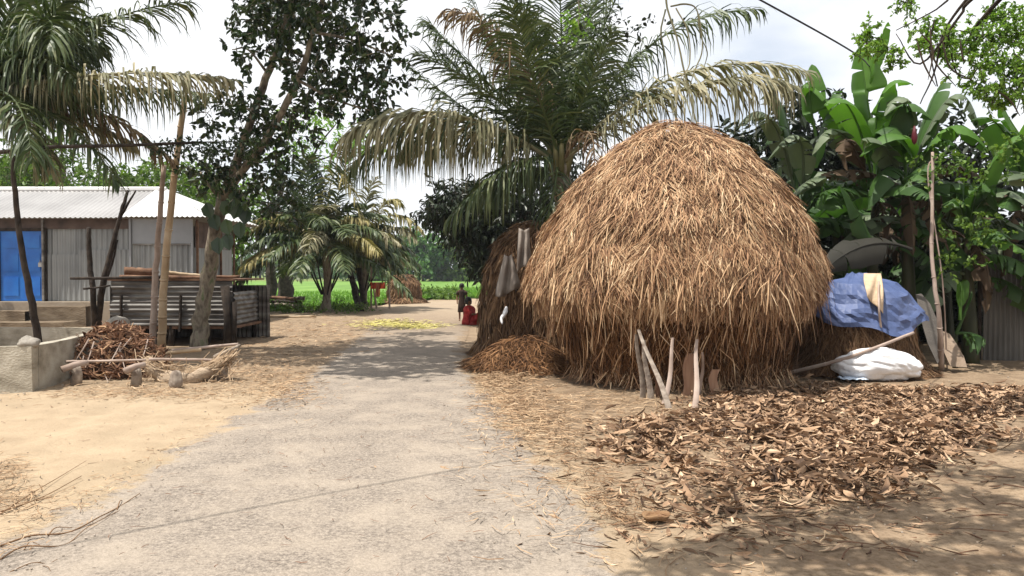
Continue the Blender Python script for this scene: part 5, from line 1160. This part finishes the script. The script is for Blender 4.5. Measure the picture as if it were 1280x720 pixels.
def curl(mb, rg2, p, l, wd, flat=.35, thick=True):
    a = rg2.uniform(0, 2 * PI); d = V(math.cos(a), math.sin(a), rg2.gauss(0, flat)).normalized(); n_ = (Z + rv(rg2, .6)).normalized(); s_ = d.cross(n_).normalized(); n_ = s_.cross(d)
    cup = rg2.uniform(-.5, .9); bend = rg2.uniform(-.4, .6); vs = []
    for k in range(5):
        t = k / 4; w_ = wd * (.15, .85, 1, .7, .08)[k]; c_ = p + d * l * (t - .5) + n_ * bend * l * (t - .5) ** 2 + s_ * l * .12 * math.sin(t * 3 + a)
        vs += [c_ - s_ * w_ * .5 + n_ * w_ * cup * .5, c_, c_ + s_ * w_ * .5 + n_ * w_ * cup * .5]
    vs = [V(v.x, v.y, max(v.z, .004)) for v in vs]
    mb.add(vs, [(3 * k + j, 3 * k + j + 1, 3 * k + j + 4, 3 * k + j + 3) for k in range(4) for j in range(2)])
PIL = [(735, 562), (770, 540), (850, 512), (900, 492), (1000, 472), (1060, 484), (1160, 488), (1300, 490), (1300, 540), (1190, 560), (1160, 590), (1085, 615), (1010, 622), (975, 640), (900, 660), (850, 600), (835, 578), (790, 570)]
PG = [(gp(*p).x, gp(*p).y) for p in PIL]; xmn, xmx = min(p[0] for p in PG), max(p[0] for p in PG); ymn, ymx = min(p[1] for p in PG), max(p[1] for p in PG)
m = MB(); rg2 = random.Random(55); n_ = 0
while n_ < 18500:
    x_, y_ = rg2.uniform(xmn, xmx), rg2.uniform(ymn, ymx)
    jx, jy = x_ + rg2.gauss(0, .16), y_ + rg2.gauss(0, .24)
    if not inpoly(jx, jy, PG): continue
    dens = .42 + noise.noise(V(x_ * .9, y_ * .9, 5)) * 1.2 + noise.noise(V(x_ * 3.1, y_ * 3.1, 8)) * .7
    if rg2.random() > max(.06, dens + .2): continue
    n_ += 1; hh = rg2.random() ** 1.6 * .085 * max(.15, min(1, dens + .25))
    sz = rg2.choice((.4, .55, .7, .9, 1, 1.35)); curl(m, rg2, V(x_, y_, gh(x_, y_) + .012 + hh), rg2.uniform(.08, .17) * sz, rg2.uniform(.016, .05) * sz)
for i in range(900):   # scattered outliers
    px, py = rg2.gauss(930, 140), rg2.gauss(600, 50)
    if py < 480 or py > 719: continue
    p = gp(px, py); curl(m, rg2, V(p.x, p.y, gh(p.x, p.y) + .012), rg2.uniform(.05, .15), rg2.uniform(.012, .035), .15)
tag(m.build('dry_leaf_litter', M_leafdry), 'wide patchy spread of curled dry brown leaves on the bare ground', 'leaf litter', kind='stuff')
# twigs in the litter
m = MB()
for i in range(150):
    px, py = rg2.uniform(760, 1270), rg2.uniform(500, 700)
    p = gp(px, py); a = rg2.uniform(0, PI); d = V(math.cos(a), math.sin(a), 0); l = rg2.uniform(.08, .4); z = gh(p.x, p.y) + .015
    m.tube([p + d * t * l + V(0, 0, z + .02 * math.sin(t * 3 + i)) + V(-d.y, d.x, 0) * .12 * l * math.sin(t * 4 + i) for t in (0, .25, .5, .75, 1)], [.005, .005, .004, .003, .002], 4, cap=False)
tag(m.build('fallen_twigs', M_woodb), 'thin fallen twigs strewn among the dry leaves', 'twigs', kind='stuff')
# straw litter
def litter(name, spots, n, label, mat, ln=.14, wd=.006, seed=1, h_=.03):
    m = MB(); rg2 = random.Random(seed)
    for i in range(n):
        cx, cy, sx_, sy_ = rg2.choice(spots); px, py = rg2.gauss(cx, sx_), rg2.gauss(cy, sy_)
        if py < 362: continue
        p = gp(px, py); z = max(gh(p.x, p.y), .0) + rg2.random() ** 2 * h_ + .028 * (road_dist(p.x, p.y) < 0) + .006
        a = rg2.uniform(0, 2 * PI); l = ln * rg2.uniform(.4, 1.4) * max(1, p.y / 14); d = V(math.cos(a), math.sin(a), rg2.gauss(0, .10)); s_ = V(-d.y, d.x, rg2.gauss(0, .4)).normalized(); c_ = V(p.x, p.y, z)
        w_ = wd * rg2.uniform(.6, 1.3) * max(1, p.y / 10); P = [c_ - d * l * .5, c_ + s_ * l * .07, c_ + d * l * .5]; P = [V(q.x, q.y, max(q.z, z * .7)) for q in P]; m.ribbon(P, s_, [w_, w_, w_ * .5])
    return tag(m.build(name, mat), label, 'straw litter', kind='stuff')
litter('straw_litter', [(640, 490, 22, 12), (620, 475, 15, 8), (650, 510, 30, 14), (670, 530, 40, 20), (640, 470, 15, 6)], 5200, 'reddish straw litter on the verge left of the largest haystack', M_litter, .12, .008, 1, .07)
litter('straw_litter', [(760, 495, 70, 12), (720, 520, 60, 25), (800, 505, 50, 10), (690, 560, 50, 40), (860, 640, 120, 45), (950, 500, 60, 10)], 2600, 'thin straw strewn on the earth in front of the largest haystack', M_litter, .14, .006, 2, .02)
litter('straw_litter', [(250, 490, 70, 8), (320, 470, 35, 12), (340, 440, 40, 14), (160, 492, 60, 6), (360, 490, 25, 12), (400, 415, 40, 10)], 4200, 'straw litter around the fibre bundle and the tin pen', M_litter, .12, .008, 3, .03)
litter('straw_litter', [(0, 605, 22, 18), (10, 590, 15, 10), (20, 630, 25, 12)], 380, 'small tuft of reddish straw at the left edge of the sand', M_litter, .16, .006, 4, .05)
litter('yellow_straw', [(500, 407, 30, 2.5), (480, 405, 20, 3), (520, 409, 16, 2)], 1500, 'patch of yellow green straw drying across the road', pmat('straw_yellow', [(.30, .28, .06), (.45, .40, .12), (.55, .48, .22)], .8, island=True), .12, .008, 5, .03)
litter('straw_litter', [(lerp(390, 20, t / 12) - 25, lerp(470, 690, t / 12), 14 + t * 1.5, 5) for t in range(13)], 420, 'line of straw and crumbs along the left edge of the road', M_litter, .07, .006, 7, .012)
litter('straw_litter', [(lerp(605, 790, t / 10) + 30, lerp(470, 690, t / 10), 22, 9) for t in range(9)], 1500, 'brown straw crumbs along the right edge of the road', M_hay2, .08, .006, 8, .015)
litter('straw_litter', [(350, 600, 260, 60), (450, 520, 150, 40)], 420, 'sparse straw bits lying on road and sand', M_woodb, .08, .005, 6, .005)
# dry branches on the sand
for pts, r0, lb, forks in ((((0, 642), (30, 636), (60, 620), (102, 600)), .012, 'upper of the dry branches on the sand at the left', [((45, 628), (60, 628), (75, 622))]),
                           (((0, 685), (40, 676), (85, 668), (125, 652), (150, 635), (175, 622)), .013, 'longest dry branch on the sand, curving toward the road at lower left', [((146, 640), (150, 632), (153, 628)), ((60, 672), (70, 666), (90, 662))]),
                           (((0, 702), (30, 690), (80, 684), (110, 665), (150, 640)), .010, 'thin dry branch lowest on the sand, near the bottom left corner', [((30, 690), (38, 684), (50, 684))]),
                           (((0, 645), (40, 622), (80, 595), (108, 581)), .008, 'slender dry branch higher on the sand beside the straw tuft', []),
                           (((12, 718), (40, 711), (60, 707), (72, 706)), .007, 'short curled dry sprig at the bottom left corner', [((52, 710), (60, 716), (64, 719))])):
    o = thing('dry_branch', gp(*pts[0]), lb, 'dry branch', 'dry branches on the sand')
    m = MB(); f3 = lambda P: [gp(a, b_) + V(0, 0, max(gh(gp(a, b_).x, gp(a, b_).y), .0) + .012 + .02 * (i % 2)) for i, (a, b_) in enumerate(P)]
    limb(m, f3(pts), r0 * .5, r0 * .2, 6, 6)
    for fk in forks: limb(m, f3(fk), r0 * .35, r0 * .15, 5, 4)
    m.build('twig', pmat('drytwig', [(.13, .07, .035), (.22, .13, .07)], .85), o, smooth=True)
# loose stones on the ground
m = MB(); rg2 = random.Random(66)
for i in range(1300):
    px, py = rg2.uniform(-20, 1300), 395 + 325 * rg2.random() ** 1.3
    p = gp(px, py); z = max(gh(p.x, p.y), 0) + (.02 if road_dist(p.x, p.y) < 0 else 0); sc = rg2.uniform(.002, .0065) * (1 + (p.y > 9))
    m.box(V(p.x, p.y, z + sc * .3), (sc * 2, sc * 1.5, sc), Matrix.Rotation(rg2.uniform(0, 3), 3, 'Z') @ Matrix.Rotation(rg2.uniform(-.4, .4), 3, 'X'))
tag(m.build('gravel', pmat('gravel_stone', [(.16, .12, .09), (.3, .25, .2), (.42, .36, .3)], .9, island=True)), 'tiny loose stones on road and sand', 'gravel', kind='stuff')
# rice blades along the near edge of the field
m = MB(); rg2 = random.Random(88)
for i in range(16000):
    x_ = rg2.uniform(-26, 6); y0 = field_edge(x_); y_ = y0 + .2 + rg2.random() ** 1.8 * 26
    hgt = rg2.uniform(.22, .42); d = V(rg2.gauss(0, .25), rg2.gauss(0, .25), 1).normalized(); p = V(x_, y_, -.02); wv = V(1, rg2.gauss(0, .5), 0).normalized(); w_ = .03 * (1 + (y_ - 30) * .02)
    m.ribbon([p, p + d * hgt * .6, p + d * hgt + V(d.x, d.y, -.1) * hgt * .5], wv, [w_, w_, .005])
tag(m.build('rice_plants', M_grass), 'bright green young rice along the near edge of the field', 'rice', kind='stuff')
m = MB()
for i in range(150):
    px = rg2.uniform(505, 575); p = gp(px, 375 - rg2.random() * 3); clump(m, rg2, p + V(0, rg2.uniform(0, 2), .2), (.35, .35, .22), 5, 5, .2, .12)
tag(m.build('field_weeds', M_bright), 'low leafy weeds where the field meets the bend of the road', 'weeds', kind='stuff')
m = MB()
for i in range(170):
    px = rg2.uniform(300, 460); p = gp(px, 388 + rg2.gauss(0, 2)); clump(m, rg2, p + V(0, 0, .08), (.3, .3, .14), 4, 5, .16, .05)
tag(m.build('verge_grass', M_bright), 'rough grass at the foot of the field edge palms', 'grass', kind='stuff')

# ------------------------------------------------------------------ haze
hb = MB(); hb.box(V(0, 330, 22), (1400, 800, 47)); hv = bpy.data.materials.new('haze_air'); hv.use_nodes = True; nt = hv.node_tree; nt.nodes.clear()
oN = nt.nodes.new('ShaderNodeOutputMaterial'); pv = nt.nodes.new('ShaderNodeVolumePrincipled'); pv.inputs['Density'].default_value = .00035; pv.inputs['Color'].default_value = (.86, .92, 1, 1); nt.links.new(pv.outputs[0], oN.inputs['Volume'])
tag(hb.build('haze', hv), kind='stuff')
